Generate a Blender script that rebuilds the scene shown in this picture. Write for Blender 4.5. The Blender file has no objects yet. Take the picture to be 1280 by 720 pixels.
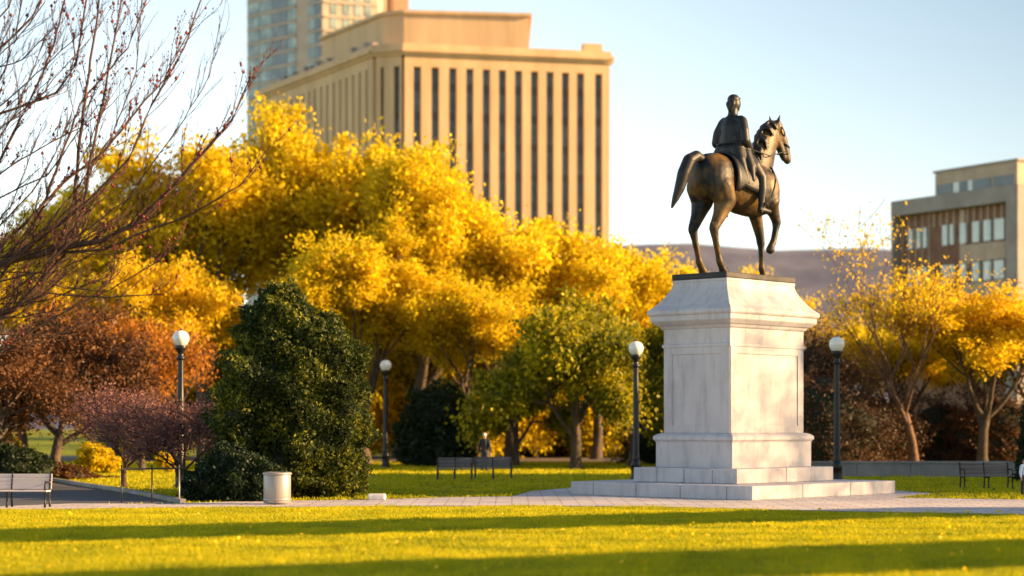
import bpy, math, random
import numpy as np
from mathutils import Vector, Matrix
R = math.radians
rnd = random.Random(7)
npr = np.random.default_rng(11)
scene = bpy.context.scene
COL = scene.collection
F = 2400.0; HOR = 530.0; CZ = 2.18           # focal length in px (1280 wide), horizon row, camera height

def P(px, py, Y):
    return Vector(((px-640)/F*Y, Y, CZ-(py-HOR)/F*Y))
def GX(px, Y): return (px-640)/F*Y
def GY(py): return CZ*F/(py-HOR)

# ------------------------------------------------------------------ tagging
def tag(o, label=None, cat=None, group=None, kind=None):
    if label: o['label'] = label
    if cat: o['category'] = cat
    if group: o['group'] = group
    if kind: o['kind'] = kind
    return o
def empty(name, loc=(0, 0, 0), rz=0.0, sc=1.0):
    o = bpy.data.objects.new(name, None); COL.objects.link(o)
    o.location = loc; o.rotation_euler = (0, 0, rz); o.scale = (sc, sc, sc)
    o.empty_display_size = 0.3
    return o
def link(name, me, mat=None, parent=None):
    o = bpy.data.objects.new(name, me); COL.objects.link(o)
    if mat is not None:
        if not me.materials: me.materials.append(mat)
    if parent is not None: o.parent = parent
    return o
def copy_tree(o, parent=None):
    c = o.copy(); COL.objects.link(c); c.parent = parent
    for ch in list(o.children): copy_tree(ch, c)
    return c

# ------------------------------------------------------------------ mesh builder
class MB:
    def __init__(s): s.v = []; s.f = []; s.fm = []; s.m = 0; s.sm = []
    def add(s, vs, fs, smooth=False):
        b = len(s.v); s.v += [tuple(v) for v in vs]
        for f in fs: s.f.append(tuple(b+i for i in f)); s.fm.append(s.m); s.sm.append(smooth)
    def box(s, a, b, M=None):
        x0, y0, z0 = a; x1, y1, z1 = b
        vs = [Vector(q) for q in ((x0,y0,z0),(x1,y0,z0),(x1,y1,z0),(x0,y1,z0),(x0,y0,z1),(x1,y0,z1),(x1,y1,z1),(x0,y1,z1))]
        if M is not None: vs = [M @ v for v in vs]
        s.add(vs, [(0,3,2,1),(4,5,6,7),(0,1,5,4),(1,2,6,5),(2,3,7,6),(3,0,4,7)])
    def cbox(s, c, size, M=None):
        s.box([c[i]-size[i]/2 for i in range(3)], [c[i]+size[i]/2 for i in range(3)], M)
    def tube(s, pts, rads, n=6, caps=True, smooth=True):
        pts = [Vector(p) for p in pts]
        rings = []
        for i, p in enumerate(pts):
            d = (pts[min(i+1, len(pts)-1)] - pts[max(i-1, 0)])
            d = d.normalized() if d.length > 1e-9 else Vector((0, 0, 1))
            up = Vector((0, 0, 1)) if abs(d.z) < .9 else Vector((1, 0, 0))
            a = d.cross(up).normalized(); b = d.cross(a)
            rings.append([p + (a*math.cos(2*math.pi*k/n) + b*math.sin(2*math.pi*k/n))*rads[i] for k in range(n)])
        vs = [v for r in rings for v in r]; fs = []
        for i in range(len(pts)-1):
            for k in range(n):
                k2 = (k+1) % n
                fs.append((i*n+k, i*n+k2, (i+1)*n+k2, (i+1)*n+k))
        if caps:
            fs.append(tuple(range(n))); fs.append(tuple(reversed(range((len(pts)-1)*n, len(pts)*n))))
        s.add(vs, fs, smooth)
    def lathe(s, prof, n=24, c=(0, 0, 0), smooth=True, caps=True):
        vs = []; fs = []
        for r, z in prof:
            for k in range(n):
                a = 2*math.pi*k/n; vs.append((c[0]+r*math.cos(a), c[1]+r*math.sin(a), c[2]+z))
        for i in range(len(prof)-1):
            for k in range(n):
                k2 = (k+1) % n; fs.append((i*n+k, i*n+k2, (i+1)*n+k2, (i+1)*n+k))
        if caps:
            fs.append(tuple(reversed(range(n)))); fs.append(tuple(range((len(prof)-1)*n, len(prof)*n)))
        s.add(vs, fs, smooth)
    def prism(s, poly, z0, z1):
        n = len(poly)
        vs = [(p[0], p[1], z0) for p in poly] + [(p[0], p[1], z1) for p in poly]
        fs = [tuple(reversed(range(n))), tuple(range(n, 2*n))]
        for k in range(n):
            k2 = (k+1) % n; fs.append((k, k2, n+k2, n+k))
        s.add(vs, fs)
    def ell(s, c, r, n=14, m=9, M=None):
        vs = []; fs = []
        for i in range(m+1):
            t = math.pi*i/m
            for k in range(n):
                a = 2*math.pi*k/n
                v = Vector((r[0]*math.sin(t)*math.cos(a), r[1]*math.sin(t)*math.sin(a), r[2]*math.cos(t)))
                if M is not None: v = M @ v
                vs.append(v + Vector(c))
        for i in range(m):
            for k in range(n):
                k2 = (k+1) % n; fs.append((i*n+k, (i+1)*n+k, (i+1)*n+k2, i*n+k2))
        s.add(vs, fs, True)
    def cap(s, p0, r0, p1, r1, n=12):
        """tapered capsule"""
        p0 = Vector(p0); p1 = Vector(p1); d = p1-p0; L = d.length
        q = d.to_track_quat('Z', 'Y').to_matrix() if L > 1e-9 else Matrix.Identity(3)
        prof = []
        for i in range(5): t = math.pi/2*(1-i/4.0); prof.append((r0*math.cos(t)+1e-5, -r0*math.sin(t)))
        for i in range(5): t = math.pi/2*i/4.0; prof.append((r1*math.cos(t)+1e-5, L+r1*math.sin(t)))
        vs = []; fs = []
        for r, z in prof:
            for k in range(n):
                a = 2*math.pi*k/n; vs.append(q @ Vector((r*math.cos(a), r*math.sin(a), z)) + p0)
        for i in range(len(prof)-1):
            for k in range(n):
                k2 = (k+1) % n; fs.append((i*n+k, i*n+k2, (i+1)*n+k2, (i+1)*n+k))
        fs.append(tuple(reversed(range(n)))); fs.append(tuple(range((len(prof)-1)*n, len(prof)*n)))
        s.add(vs, fs, True)
    def chain(s, pts):
        for a, b in zip(pts, pts[1:]): s.cap(a[:3], a[3], b[:3], b[3])
    def mesh(s, name):
        me = bpy.data.meshes.new(name); me.from_pydata(s.v, [], s.f)
        me.polygons.foreach_set('material_index', s.fm); me.polygons.foreach_set('use_smooth', s.sm)
        me.update(); return me
    def build(s, name, mat, parent=None, bevel=0.0):
        me = s.mesh(name)
        mats = mat if isinstance(mat, (list, tuple)) else [mat]
        for m in mats: me.materials.append(m)
        o = link(name, me, None, parent)
        if bevel:
            b = o.modifiers.new('bevel', 'BEVEL'); b.width = bevel; b.segments = 2; b.limit_method = 'ANGLE'
        return o
    def remesh(s, name, mat, voxel, parent=None, smooth=6, factor=.5):
        """one continuous surface grown over all the pieces"""
        me = s.mesh(name+'_src'); o = bpy.data.objects.new(name, me); COL.objects.link(o)
        m = o.modifiers.new('r', 'REMESH'); m.mode = 'VOXEL'; m.voxel_size = voxel; m.use_smooth_shade = True
        k = o.modifiers.new('s', 'SMOOTH'); k.iterations = smooth; k.factor = factor
        dg = bpy.context.evaluated_depsgraph_get(); dg.update()
        new = bpy.data.meshes.new_from_object(o.evaluated_get(dg))
        bpy.data.objects.remove(o); new.name = name; new.materials.clear(); new.materials.append(mat)
        for p in new.polygons: p.use_smooth = True
        return link(name, new, None, parent)

def np_mesh(name, verts, nper):
    """verts (N*nper,3): N separate polygons of nper corners"""
    me = bpy.data.meshes.new(name); nv = len(verts); nf = nv//nper
    me.vertices.add(nv); me.vertices.foreach_set('co', np.ascontiguousarray(verts, dtype=np.float32).ravel())
    me.loops.add(nv); me.loops.foreach_set('vertex_index', np.arange(nv, dtype=np.int32))
    me.polygons.add(nf); me.polygons.foreach_set('loop_start', np.arange(0, nv, nper, dtype=np.int32))
    me.polygons.foreach_set('loop_total', np.full(nf, nper, dtype=np.int32))
    me.update(); me.validate(); return me
def leaf_verts(c, size, flat=0.0):
    """diamond leaves at centres c (N,3), random orientation"""
    n = len(c)
    a = npr.normal(size=(n, 3)); a[:, 2] *= (1-flat); a /= np.linalg.norm(a, axis=1)[:, None]
    b = npr.normal(size=(n, 3)); b -= a*np.sum(a*b, axis=1)[:, None]; b /= np.linalg.norm(b, axis=1)[:, None]
    s = size*(.6+.8*npr.random((n, 1)))
    w = .62
    q = np.stack([c-a*s, c+b*s*w, c+a*s, c-b*s*w], axis=1)
    return q.reshape(-1, 3)

# ------------------------------------------------------------------ materials
def newmat(name):
    m = bpy.data.materials.new(name); m.use_nodes = True; nt = m.node_tree
    for n in list(nt.nodes): nt.nodes.remove(n)
    out = nt.nodes.new('ShaderNodeOutputMaterial')
    return m, nt, out
def N(nt, t, **kw):
    n = nt.nodes.new(t)
    for k, v in kw.items():
        if k in n.inputs: n.inputs[k].default_value = v
        else: setattr(n, k, v)
    return n
def ramp(nt, fac, stops):
    r = nt.nodes.new('ShaderNodeValToRGB'); e = r.color_ramp.elements
    while len(e) > 1: e.remove(e[-1])
    e[0].position = stops[0][0]; e[0].color = (*stops[0][1], 1)
    for p, c in stops[1:]:
        k = e.new(p); k.color = (*c, 1)
    nt.links.new(fac, r.inputs[0]); return r.outputs[0]
def noise(nt, scale, detail=4, obj=True, stretch=None, rough=.55):
    tc = nt.nodes.new('ShaderNodeTexCoord'); src = tc.outputs['Object']
    if stretch:
        mp = nt.nodes.new('ShaderNodeMapping'); mp.inputs['Scale'].default_value = stretch
        nt.links.new(src, mp.inputs[0]); src = mp.outputs[0]
    n = N(nt, 'ShaderNodeTexNoise', Scale=scale, Detail=detail, Roughness=rough)
    nt.links.new(src, n.inputs['Vector']); return n.outputs['Fac']
def surf(name, c1, c2, scale=3, rough=.7, metal=0., bump=.0, bscale=None, detail=5, spec=.5, stretch=None, pos=(.3, .7), coat=0):
    m, nt, out = newmat(name)
    b = N(nt, 'ShaderNodeBsdfPrincipled', Roughness=rough, Metallic=metal)
    b.inputs['Specular IOR Level'].default_value = spec
    if coat: b.inputs['Coat Weight'].default_value = coat
    f = noise(nt, scale, detail, stretch=stretch)
    nt.links.new(ramp(nt, f, [(pos[0], c1), (pos[1], c2)]), b.inputs['Base Color'])
    if bump:
        bp = N(nt, 'ShaderNodeBump', Strength=1.0, Distance=bump)
        nt.links.new(noise(nt, bscale or scale*4, 5), bp.inputs['Height']); nt.links.new(bp.outputs[0], b.inputs['Normal'])
    nt.links.new(b.outputs[0], out.inputs[0]); return m
def leafmat(name, cols, trans=.4, nscale=.35, rough=.55):
    """cols: 3-4 colours; each leaf gets its own, shifted clump by clump"""
    m, nt, out = newmat(name)
    g = nt.nodes.new('ShaderNodeNewGeometry'); f = noise(nt, nscale, 2)
    a = N(nt, 'ShaderNodeMath', operation='MULTIPLY'); a.inputs[1].default_value = .5
    nt.links.new(g.outputs['Random Per Island'], a.inputs[0])
    s = N(nt, 'ShaderNodeMath', operation='MULTIPLY_ADD'); s.inputs[1].default_value = 1.3; s.inputs[2].default_value = -.4
    nt.links.new(f, s.inputs[0])
    t = N(nt, 'ShaderNodeMath', operation='ADD', use_clamp=True)
    nt.links.new(a.outputs[0], t.inputs[0]); nt.links.new(s.outputs[0], t.inputs[1])
    k = len(cols)-1
    c = ramp(nt, t.outputs[0], [(i/k, q) for i, q in enumerate(cols)])
    b = N(nt, 'ShaderNodeBsdfPrincipled', Roughness=rough); b.inputs['Specular IOR Level'].default_value = .3
    tr = nt.nodes.new('ShaderNodeBsdfTranslucent'); mx = N(nt, 'ShaderNodeMixShader'); mx.inputs[0].default_value = trans
    nt.links.new(c, b.inputs['Base Color']); nt.links.new(c, tr.inputs['Color'])
    nt.links.new(b.outputs[0], mx.inputs[1]); nt.links.new(tr.outputs[0], mx.inputs[2]); nt.links.new(mx.outputs[0], out.inputs[0])
    return m

M = {}
M['bronze'] = surf('bronze', (.008, .010, .011), (.17, .095, .022), 3.4, .5, .08, .02, 7, spec=.35, pos=(.40, .72))
M['bronze_dark'] = surf('bronze_dark', (.008, .009, .012), (.022, .021, .021), 3, .5, .3, .006, 14)
M['marble'] = None
M['iron'] = surf('black_iron', (.010, .010, .011), (.028, .026, .024), 8, .38, .3)
M['globe'] = surf('milk_glass', (.86, .82, .70), (.92, .90, .82), 6, .25, spec=.6)
M['bark'] = surf('bark', (.035, .024, .016), (.12, .085, .055), 3, .9, bump=.05, bscale=5, stretch=(1, 1, .25))
M['bark_warm'] = surf('bark_warm', (.055, .026, .018), (.20, .11, .065), 4, .85, bump=.004, bscale=30)
M['twig'] = surf('twig', (.03, .012, .010), (.12, .06, .038), 5, .8)
M['bud'] = surf('bud', (.10, .012, .012), (.22, .03, .02), 5, .6)
M['yellow'] = leafmat('yellow_leaves', [(.36, .27, .008), (.66, .51, .010), (.81, .635, .014), (.90, .74, .04)], .66, .22)
M['yellow_orange'] = leafmat('amber_leaves', [(.46, .28, .006), (.72, .48, .008), (.84, .60, .01), (.86, .68, .02)], .5, .25)
M['yellow_green'] = leafmat('yellow_green_leaves', [(.03, .055, .006), (.14, .15, .008), (.44, .38, .008), (.70, .56, .01)], .48, .45)
M['orange'] = leafmat('orange_leaves', [(.12, .045, .010), (.30, .11, .012), (.50, .20, .014), (.62, .30, .018)], .4, .4)
M['rust'] = leafmat('rust_leaves', [(.035, .016, .010), (.085, .038, .016), (.16, .068, .022), (.24, .11, .03)], .3, .4)
M['purple'] = leafmat('plum_leaves', [(.12, .05, .05), (.26, .12, .10), (.38, .19, .16)], .4, .6)
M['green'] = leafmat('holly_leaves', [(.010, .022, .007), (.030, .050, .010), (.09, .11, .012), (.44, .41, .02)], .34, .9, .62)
M['dark_green'] = leafmat('yew_leaves', [(.006, .016, .006), (.014, .03, .008), (.03, .05, .010)], .15, .9)
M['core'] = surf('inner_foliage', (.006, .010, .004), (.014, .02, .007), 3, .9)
M['brown_shrub'] = leafmat('brown_shrub_leaves', [(.03, .018, .012), (.08, .042, .022), (.15, .075, .03)], .25, .5)
M['asphalt'] = surf('asphalt', (.055, .057, .064), (.085, .087, .094), 1.2, .9, bump=.006, bscale=60)
M['back_path'] = surf('back_path', (.10, .075, .07), (.15, .12, .11), .6, .9)
M['wall_stone'] = surf('wall_stone', (.17, .165, .165), (.30, .28, .27), .9, .85, bump=.01, bscale=12)
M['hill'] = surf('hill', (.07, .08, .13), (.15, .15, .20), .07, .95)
M['bench_wood'] = surf('bench_wood', (.50, .45, .47), (.64, .58, .60), 3, .7, stretch=(.3, 6, 6))
M['bench_dark'] = surf('bench_dark_wood', (.07, .06, .06), (.20, .18, .18), 3, .6, stretch=(.3, 6, 6))
M['steel'] = surf('brushed_steel', (.26, .24, .235), (.40, .37, .35), 2, .42, .35, stretch=(30, 30, .6))
M['white_stone'] = surf('white_stone', (.55, .55, .53), (.75, .73, .70), 5, .8)
M['tan'] = surf('tan_limestone', (.50, .335, .18), (.64, .445, .25), .5, .85, bump=.02, bscale=1.5, stretch=(1, 1, .18), detail=7)
M['tan_shade'] = M['tan']
M['tower_stone'] = surf('tower_stone', (.42, .33, .26), (.52, .42, .32), .3, .8)
M['concrete'] = surf('concrete', (.22, .20, .18), (.32, .29, .26), .5, .85)
M['brick'] = surf('brown_brick', (.15, .075, .045), (.24, .13, .08), .8, .9)
M['spandrel'] = surf('beige_panel', (.36, .28, .20), (.46, .36, .26), .8, .8)
M['skin'] = surf('skin', (.45, .28, .20), (.55, .35, .26), 8, .6)
M['cloth_blue'] = surf('light_blue_cloth', (.38, .52, .75), (.50, .63, .85), 9, .8)
M['cloth_dark'] = surf('dark_cloth', (.012, .014, .022), (.03, .033, .045), 9, .85)
M['cloth_white'] = surf('white_cloth', (.75, .75, .75), (.85, .85, .85), 9, .8)
M['cloth_coat'] = surf('grey_coat', (.05, .05, .06), (.09, .09, .10), 9, .85)
M['hair'] = surf('hair', (.02, .012, .008), (.05, .03, .02), 20, .6)
M['sage'] = surf('caster_foliage', (.05, .06, .02), (.10, .10, .03), 3, .9)

def marble():
    m, nt, out = newmat('marble')
    b = N(nt, 'ShaderNodeBsdfPrincipled', Roughness=.62)
    big = noise(nt, .8, 6, rough=.65); st = noise(nt, 3.0, 6, stretch=(1.6, 1.6, .22), rough=.7)
    c = ramp(nt, big, [(.3, (.45, .435, .47)), (.6, (.55, .535, .565))])
    c2 = ramp(nt, st, [(.36, (.42, .35, .30)), (.52, (1, 1, 1))])
    mx = N(nt, 'ShaderNodeMix', data_type='RGBA', blend_type='MULTIPLY'); mx.inputs[0].default_value = .28
    nt.links.new(c, mx.inputs[6]); nt.links.new(c2, mx.inputs[7]); nt.links.new(mx.outputs[2], b.inputs['Base Color'])
    bp = N(nt, 'ShaderNodeBump', Strength=.6, Distance=.006); nt.links.new(noise(nt, 26, 4), bp.inputs['Height'])
    nt.links.new(bp.outputs[0], b.inputs['Normal']); nt.links.new(b.outputs[0], out.inputs[0]); return m
M['marble'] = marble()
def pavingmat():
    m, nt, out = newmat('paving')
    b = N(nt, 'ShaderNodeBsdfPrincipled', Roughness=.75)
    tc = nt.nodes.new('ShaderNodeTexCoord'); br = nt.nodes.new('ShaderNodeTexBrick')
    br.inputs['Scale'].default_value = .55; br.inputs['Mortar Size'].default_value = .012
    br.inputs['Color1'].default_value = (.56, .51, .50, 1); br.inputs['Color2'].default_value = (.66, .60, .58, 1); br.inputs['Mortar'].default_value = (.22, .18, .18, 1)
    nt.links.new(tc.outputs['Object'], br.inputs['Vector'])
    mx = N(nt, 'ShaderNodeMix', data_type='RGBA', blend_type='MULTIPLY'); mx.inputs[0].default_value = .7
    nt.links.new(br.outputs[0], mx.inputs[6]); nt.links.new(ramp(nt, noise(nt, .5, 6), [(.3, (.72, .66, .66)), (.65, (1, 1, 1))]), mx.inputs[7])
    nt.links.new(mx.outputs[2], b.inputs['Base Color']); nt.links.new(b.outputs[0], out.inputs[0]); return m
M['paving'] = pavingmat()
def lawnmat():
    m, nt, out = newmat('lawn')
    b = N(nt, 'ShaderNodeBsdfPrincipled', Roughness=.9); b.inputs['Specular IOR Level'].default_value = .15
    c = ramp(nt, noise(nt, .35, 6, rough=.7), [(.3, (.12, .17, .006)), (.5, (.20, .23, .007)), (.7, (.30, .30, .008))])
    nt.links.new(c, b.inputs['Base Color'])
    bp = N(nt, 'ShaderNodeBump', Strength=1, Distance=.16); nt.links.new(noise(nt, 9, 6, rough=.75), bp.inputs['Height'])
    nt.links.new(bp.outputs[0], b.inputs['Normal']); nt.links.new(b.outputs[0], out.inputs[0]); return m
M['lawn'] = lawnmat()
M['blade'] = leafmat('grass_blades', [(.20, .24, .004), (.42, .41, .005), (.60, .53, .006), (.72, .60, .010)], .5, .5, .6)
def glassmat(name, c1, c2, fh, fw, frame=(.05, .05, .05), rough=.15, off=0.0):
    """window glass divided by mullions; object coordinates: x along the wall, z up"""
    m, nt, out = newmat(name)
    b = N(nt, 'ShaderNodeBsdfPrincipled', Roughness=rough)
    tc = nt.nodes.new('ShaderNodeTexCoord'); sp = nt.nodes.new('ShaderNodeSeparateXYZ'); nt.links.new(tc.outputs['Object'], sp.inputs[0])
    def line(sock, step, w):
        a = N(nt, 'ShaderNodeMath', operation='DIVIDE'); a.inputs[1].default_value = step; nt.links.new(sock, a.inputs[0])
        f = N(nt, 'ShaderNodeMath', operation='FRACT'); nt.links.new(a.outputs[0], f.inputs[0])
        g = N(nt, 'ShaderNodeMath', operation='LESS_THAN'); g.inputs[1].default_value = w/step; nt.links.new(f.outputs[0], g.inputs[0]); return g.outputs[0]
    lz = line(sp.outputs['Z'], fh, .28*fh); lx = line(sp.outputs['X'], fw, .14)
    mxx = N(nt, 'ShaderNodeMath', operation='MAXIMUM'); nt.links.new(lz, mxx.inputs[0]); nt.links.new(lx, mxx.inputs[1])
    oi = nt.nodes.new('ShaderNodeObjectInfo'); va = N(nt, 'ShaderNodeVectorMath', operation='ADD'); cx_ = N(nt, 'ShaderNodeCombineXYZ'); sc9 = N(nt, 'ShaderNodeMath', operation='MULTIPLY'); sc9.inputs[1].default_value = 90
    nt.links.new(oi.outputs['Random'], sc9.inputs[0]); nt.links.new(sc9.outputs[0], cx_.inputs[0]); nt.links.new(cx_.outputs[0], va.inputs[1]); nt.links.new(tc.outputs['Object'], va.inputs[0])
    nz = N(nt, 'ShaderNodeTexNoise', Scale=.35, Detail=4); nt.links.new(va.outputs[0], nz.inputs['Vector'])
    c = ramp(nt, nz.outputs['Fac'], [(.35, c1), (.55, c2), (.72, tuple(min(1, q*1.7) for q in c2))])
    mx = N(nt, 'ShaderNodeMix', data_type='RGBA'); nt.links.new(mxx.outputs[0], mx.inputs[0]); nt.links.new(c, mx.inputs[6]); mx.inputs[7].default_value = (*frame, 1)
    nt.links.new(mx.outputs[2], b.inputs['Base Color']); nt.links.new(b.outputs[0], out.inputs[0]); return m
M['strip_glass'] = glassmat('strip_glass', (.05, .075, .085), (.09, .12, .12), 3.8, 9, (.05, .05, .045))
M['tower_glass'] = glassmat('tower_glass', (.17, .23, .23), (.30, .37, .35), 3.0, 1.4, (.12, .13, .12), .12)
M['pale_glass'] = surf('pale_glass', (.42, .50, .50), (.62, .68, .64), .6, .15)
M['dark_glass'] = surf('dark_glass', (.05, .065, .075), (.10, .12, .13), .6, .15)

# ------------------------------------------------------------------ world, sun, camera
SUN_EL, SUN_AZ = 16.0, -4.0
S = Vector((math.cos(R(SUN_AZ))*math.cos(R(SUN_EL)), math.sin(R(SUN_AZ))*math.cos(R(SUN_EL)), math.sin(R(SUN_EL))))
w = bpy.data.worlds.new('World'); scene.world = w; w.use_nodes = True; nt = w.node_tree
bg = nt.nodes['Background']; sky = nt.nodes.new('ShaderNodeTexSky'); sky.sky_type = 'NISHITA'; sky.sun_disc = False
sky.sun_elevation = R(SUN_EL); sky.sun_rotation = math.atan2(S.x, S.y); sky.air_density = 1.0; sky.dust_density = .7; sky.ozone_density = 1.1; sky.altitude = 0
tc = nt.nodes.new('ShaderNodeTexCoord'); sp = nt.nodes.new('ShaderNodeSeparateXYZ'); nt.links.new(tc.outputs['Generated'], sp.inputs[0])
def mth(op, a, b_=None, clamp=False):
    n = nt.nodes.new('ShaderNodeMath'); n.operation = op; n.use_clamp = clamp
    for i, q in enumerate((a, b_)):
        if q is None: continue
        if isinstance(q, (int, float)): n.inputs[i].default_value = q
        else: nt.links.new(q, n.inputs[i])
    return n.outputs[0]
# thin white haze veil low in the sky, thicker away from the sun
za = mth('ABSOLUTE', sp.outputs['Z']); low = mth('EXPONENT', mth('MULTIPLY', za, -11.0))
veil = mth('MULTIPLY', mth('EXPONENT', mth('MULTIPLY', za, -3.2)), mth('SUBTRACT', 1.0, mth('MULTIPLY', sp.outputs['X'], 3.3), True))
prev = sky.outputs[0]
for fac, tint, k_ in ((low, (1.0, .90, .80), 5.2), (veil, (.84, .95, .94), 6.0)):
    hz = nt.nodes.new('ShaderNodeMix'); hz.data_type = 'RGBA'; hz.blend_type = 'ADD'; hz.inputs[0].default_value = 1.0
    vm = nt.nodes.new('ShaderNodeVectorMath'); vm.operation = 'SCALE'; vm.inputs[0].default_value = tint; nt.links.new(mth('MULTIPLY', fac, k_), vm.inputs['Scale'])
    nt.links.new(prev, hz.inputs[6]); nt.links.new(vm.outputs[0], hz.inputs[7]); prev = hz.outputs[2]
nt.links.new(prev, bg.inputs[0]); bg.inputs[1].default_value = .052
sl = bpy.data.lights.new('sun', 'SUN'); sl.energy = 5.0; sl.angle = R(.5); sl.color = (1.0, .63, .29)
so = bpy.data.objects.new('sun', sl); COL.objects.link(so); so.rotation_euler = S.to_track_quat('Z', 'Y').to_euler()
cam = bpy.data.cameras.new('camera'); co = bpy.data.objects.new('camera', cam); COL.objects.link(co); scene.camera = co
co.location = (0, 0, CZ); co.rotation_euler = (R(90), 0, 0)
cam.sensor_width = 36; cam.lens = F/1280*36; cam.shift_y = (HOR-360)/1280; cam.clip_start = .5; cam.clip_end = 6000
cam.dof.use_dof = True; cam.dof.focus_distance = 52; cam.dof.aperture_fstop = .5
vs_ = scene.view_settings; vs_.view_transform = 'Standard'; vs_.look = 'None'; vs_.exposure = 1.7; vs_.gamma = 1; vs_.use_curve_mapping = False

# ------------------------------------------------------------------ ground
def sheet(name, poly, z, mat, kind='structure'):
    b = MB(); b.add([(p[0], p[1], z) for p in poly], [tuple(range(len(poly)))]); o = b.build(name, mat)
    return tag(o, kind=kind)
b = MB(); nx = 60
for i in range(nx):
    pass
sheet('lawn', [(-3000, -200), (3000, -200), (3000, 3500), (-3000, 3500)], 0.0, M['lawn'])
near = [(0, 638), (200, 635.5), (400, 634), (640, 633), (800, 633.8), (980, 638.5), (1130, 641.5), (1280, 644.5)]
far = [(1280, 625), (1118, 622.5), (900, 621), (640, 621), (560, 622), (460, 625), (300, 627), (215, 630)]
npts = [(GX(px, GY(py)), GY(py)) for px, py in near]; fpts = [(GX(px, GY(py)), GY(py)) for px, py in far]
def near_y(x):
    for (x0, y0), (x1, y1) in zip(npts, npts[1:]):
        if x0 <= x <= x1: return y0+(y1-y0)*(x-x0)/(x1-x0)
    return npts[0][1] if x < npts[0][0] else npts[-1][1]
plaza = [(-40, npts[0][1]-.6)] + npts + [(40, npts[-1][1]-5), (40, npts[-1][1]+5)] + fpts[:2] + [(13.2, 60), (11.5, 66.5), (3, 67.5), (.6, 62)] + fpts[3:] + [(-12, 52.4), (-13.5, 50.6), (-40, 49.6)]
sheet('stone_path', plaza, .012, M['paving'])
ASPH = [(-9.1, 52.6), (-12, 60.2), (-15.2, 67.5), (-18.3, 75), (-25, 92), (-31, 92), (-24, 66), (-19, 50.2), (-13.5, 50.62), (-12, 52.42)]
sheet('asphalt_path', ASPH, .008, M['asphalt'])
kb = MB(); kp = [(-9.1, 52.66), (-12, 60.26), (-15.2, 67.56), (-18.3, 75.06), (-25, 92.06)]
for a, c in zip(kp, kp[1:]):
    a = Vector((*a, 0)); c = Vector((*c, 0)); n = (c-a).normalized().cross(Vector((0, 0, 1)))*.16
    kb.prism([(a.x, a.y), (a.x+n.x, a.y+n.y), (c.x+n.x, c.y+n.y), (c.x, c.y)], 0, .12)
tag(kb.build('path_kerb', M['wall_stone']), kind='structure')
eb = MB()
for a, c in zip([(-40, npts[0][1]-.6)]+npts, npts+[(40, npts[-1][1]-5)]):
    a = Vector((*a, 0)); c = Vector((*c, 0)); n = (c-a).normalized().cross(Vector((0, 0, 1)))*.10
    eb.prism([(a.x, a.y), (a.x+n.x, a.y+n.y), (c.x+n.x, c.y+n.y), (c.x, c.y)], 0, .03)
tag(eb.build('path_edging', M['wall_stone']), kind='structure')
sheet('back_path', [(-120, 109), (160, 111), (160, 131), (-120, 131)], .01, M['back_path'])
# distant hill
hb = MB(); nxh, nyh = 90, 8; hv = []; hf = []
def hillh(x):
    px = 640+F*x/900
    h = 85 if px > 740 else 85*max(0, 1-(740-px)/900)
    if px > 1120: h -= (px-1120)*.035
    return h + 1.6*math.sin(x*.03)+1.0*math.sin(x*.083+1)
for j in range(nyh):
    t = j/(nyh-1)
    for i in range(nxh):
        x = -700+i*1700/(nxh-1)
        hv.append((x, 760+t*140, max(-1, hillh(x)*(math.sin(t*math.pi/2)**.8)+(2*math.sin(i*.9+j)*(1-t)))))
for j in range(nyh-1):
    for i in range(nxh-1):
        a = j*nxh+i; hf.append((a, a+1, a+nxh+1, a+nxh))
hb.add(hv, hf, True)
tag(hb.build('hills', M['hill']), kind='structure')

# grass blades on the near lawn
def inpoly(X, Y, pl):
    r_ = np.zeros(len(X), bool); j = len(pl)-1
    for i in range(len(pl)):
        xi, yi = pl[i]; xj, yj = pl[j]
        if yi != yj: r_ ^= ((yi > Y) != (yj > Y)) & (X < (xj-xi)*(Y-yi)/(yj-yi)+xi)
        j = i
    return r_
def blades(name, ymin, ymax, n, h, wd, xl, yfun=None, excl=()):
    pts = []
    Y = ymin+(ymax-ymin)*npr.random(n)**.85; X = (npr.random(n)*2-1)*xl(Y)
    if yfun is not None:
        lim = np.array([yfun(x)-.03 for x in X]); k = Y < lim; X = X[k]; Y = Y[k]
    for pl in excl:
        k = ~inpoly(X, Y, pl); X = X[k]; Y = Y[k]
    n = len(X)
    hh = h*(.5+.9*npr.random(n))*(1+.35*np.sin(X*5.1+Y*2.3)*np.sin(Y*3.7-X*1.9))*(.8+.35*np.sin(X*1.7+np.sin(Y*.8)*2)*np.sin(Y*.9)); a = npr.random(n)*2*np.pi; wv = wd*(.6+.8*npr.random(n))
    dx = np.cos(a)*wv; dy = np.sin(a)*wv; lx = npr.normal(size=n)*hh*.5; ly = npr.normal(size=n)*hh*.5
    z = np.zeros(n)
    q = np.stack([np.stack([X-dx, Y-dy, z-.005], 1), np.stack([X+dx, Y+dy, z-.005], 1), np.stack([X+lx, Y+ly, hh], 1)], 1).reshape(-1, 3)
    return tag(link(name, np_mesh(name, q, 3), M['blade']), kind='stuff')
tag(blades('grass', 24.5, 50.8, 420000, .06, .011, lambda Y: .275*Y+1.2, near_y), 'short mown lawn grass in yellow sun and long shadow bands', 'grass')
tag(blades('far_grass', 52.0, 110.0, 160000, .085, .03, lambda Y: .28*Y, None, (plaza, ASPH)), 'lawn grass behind the monument', 'grass')

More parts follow.
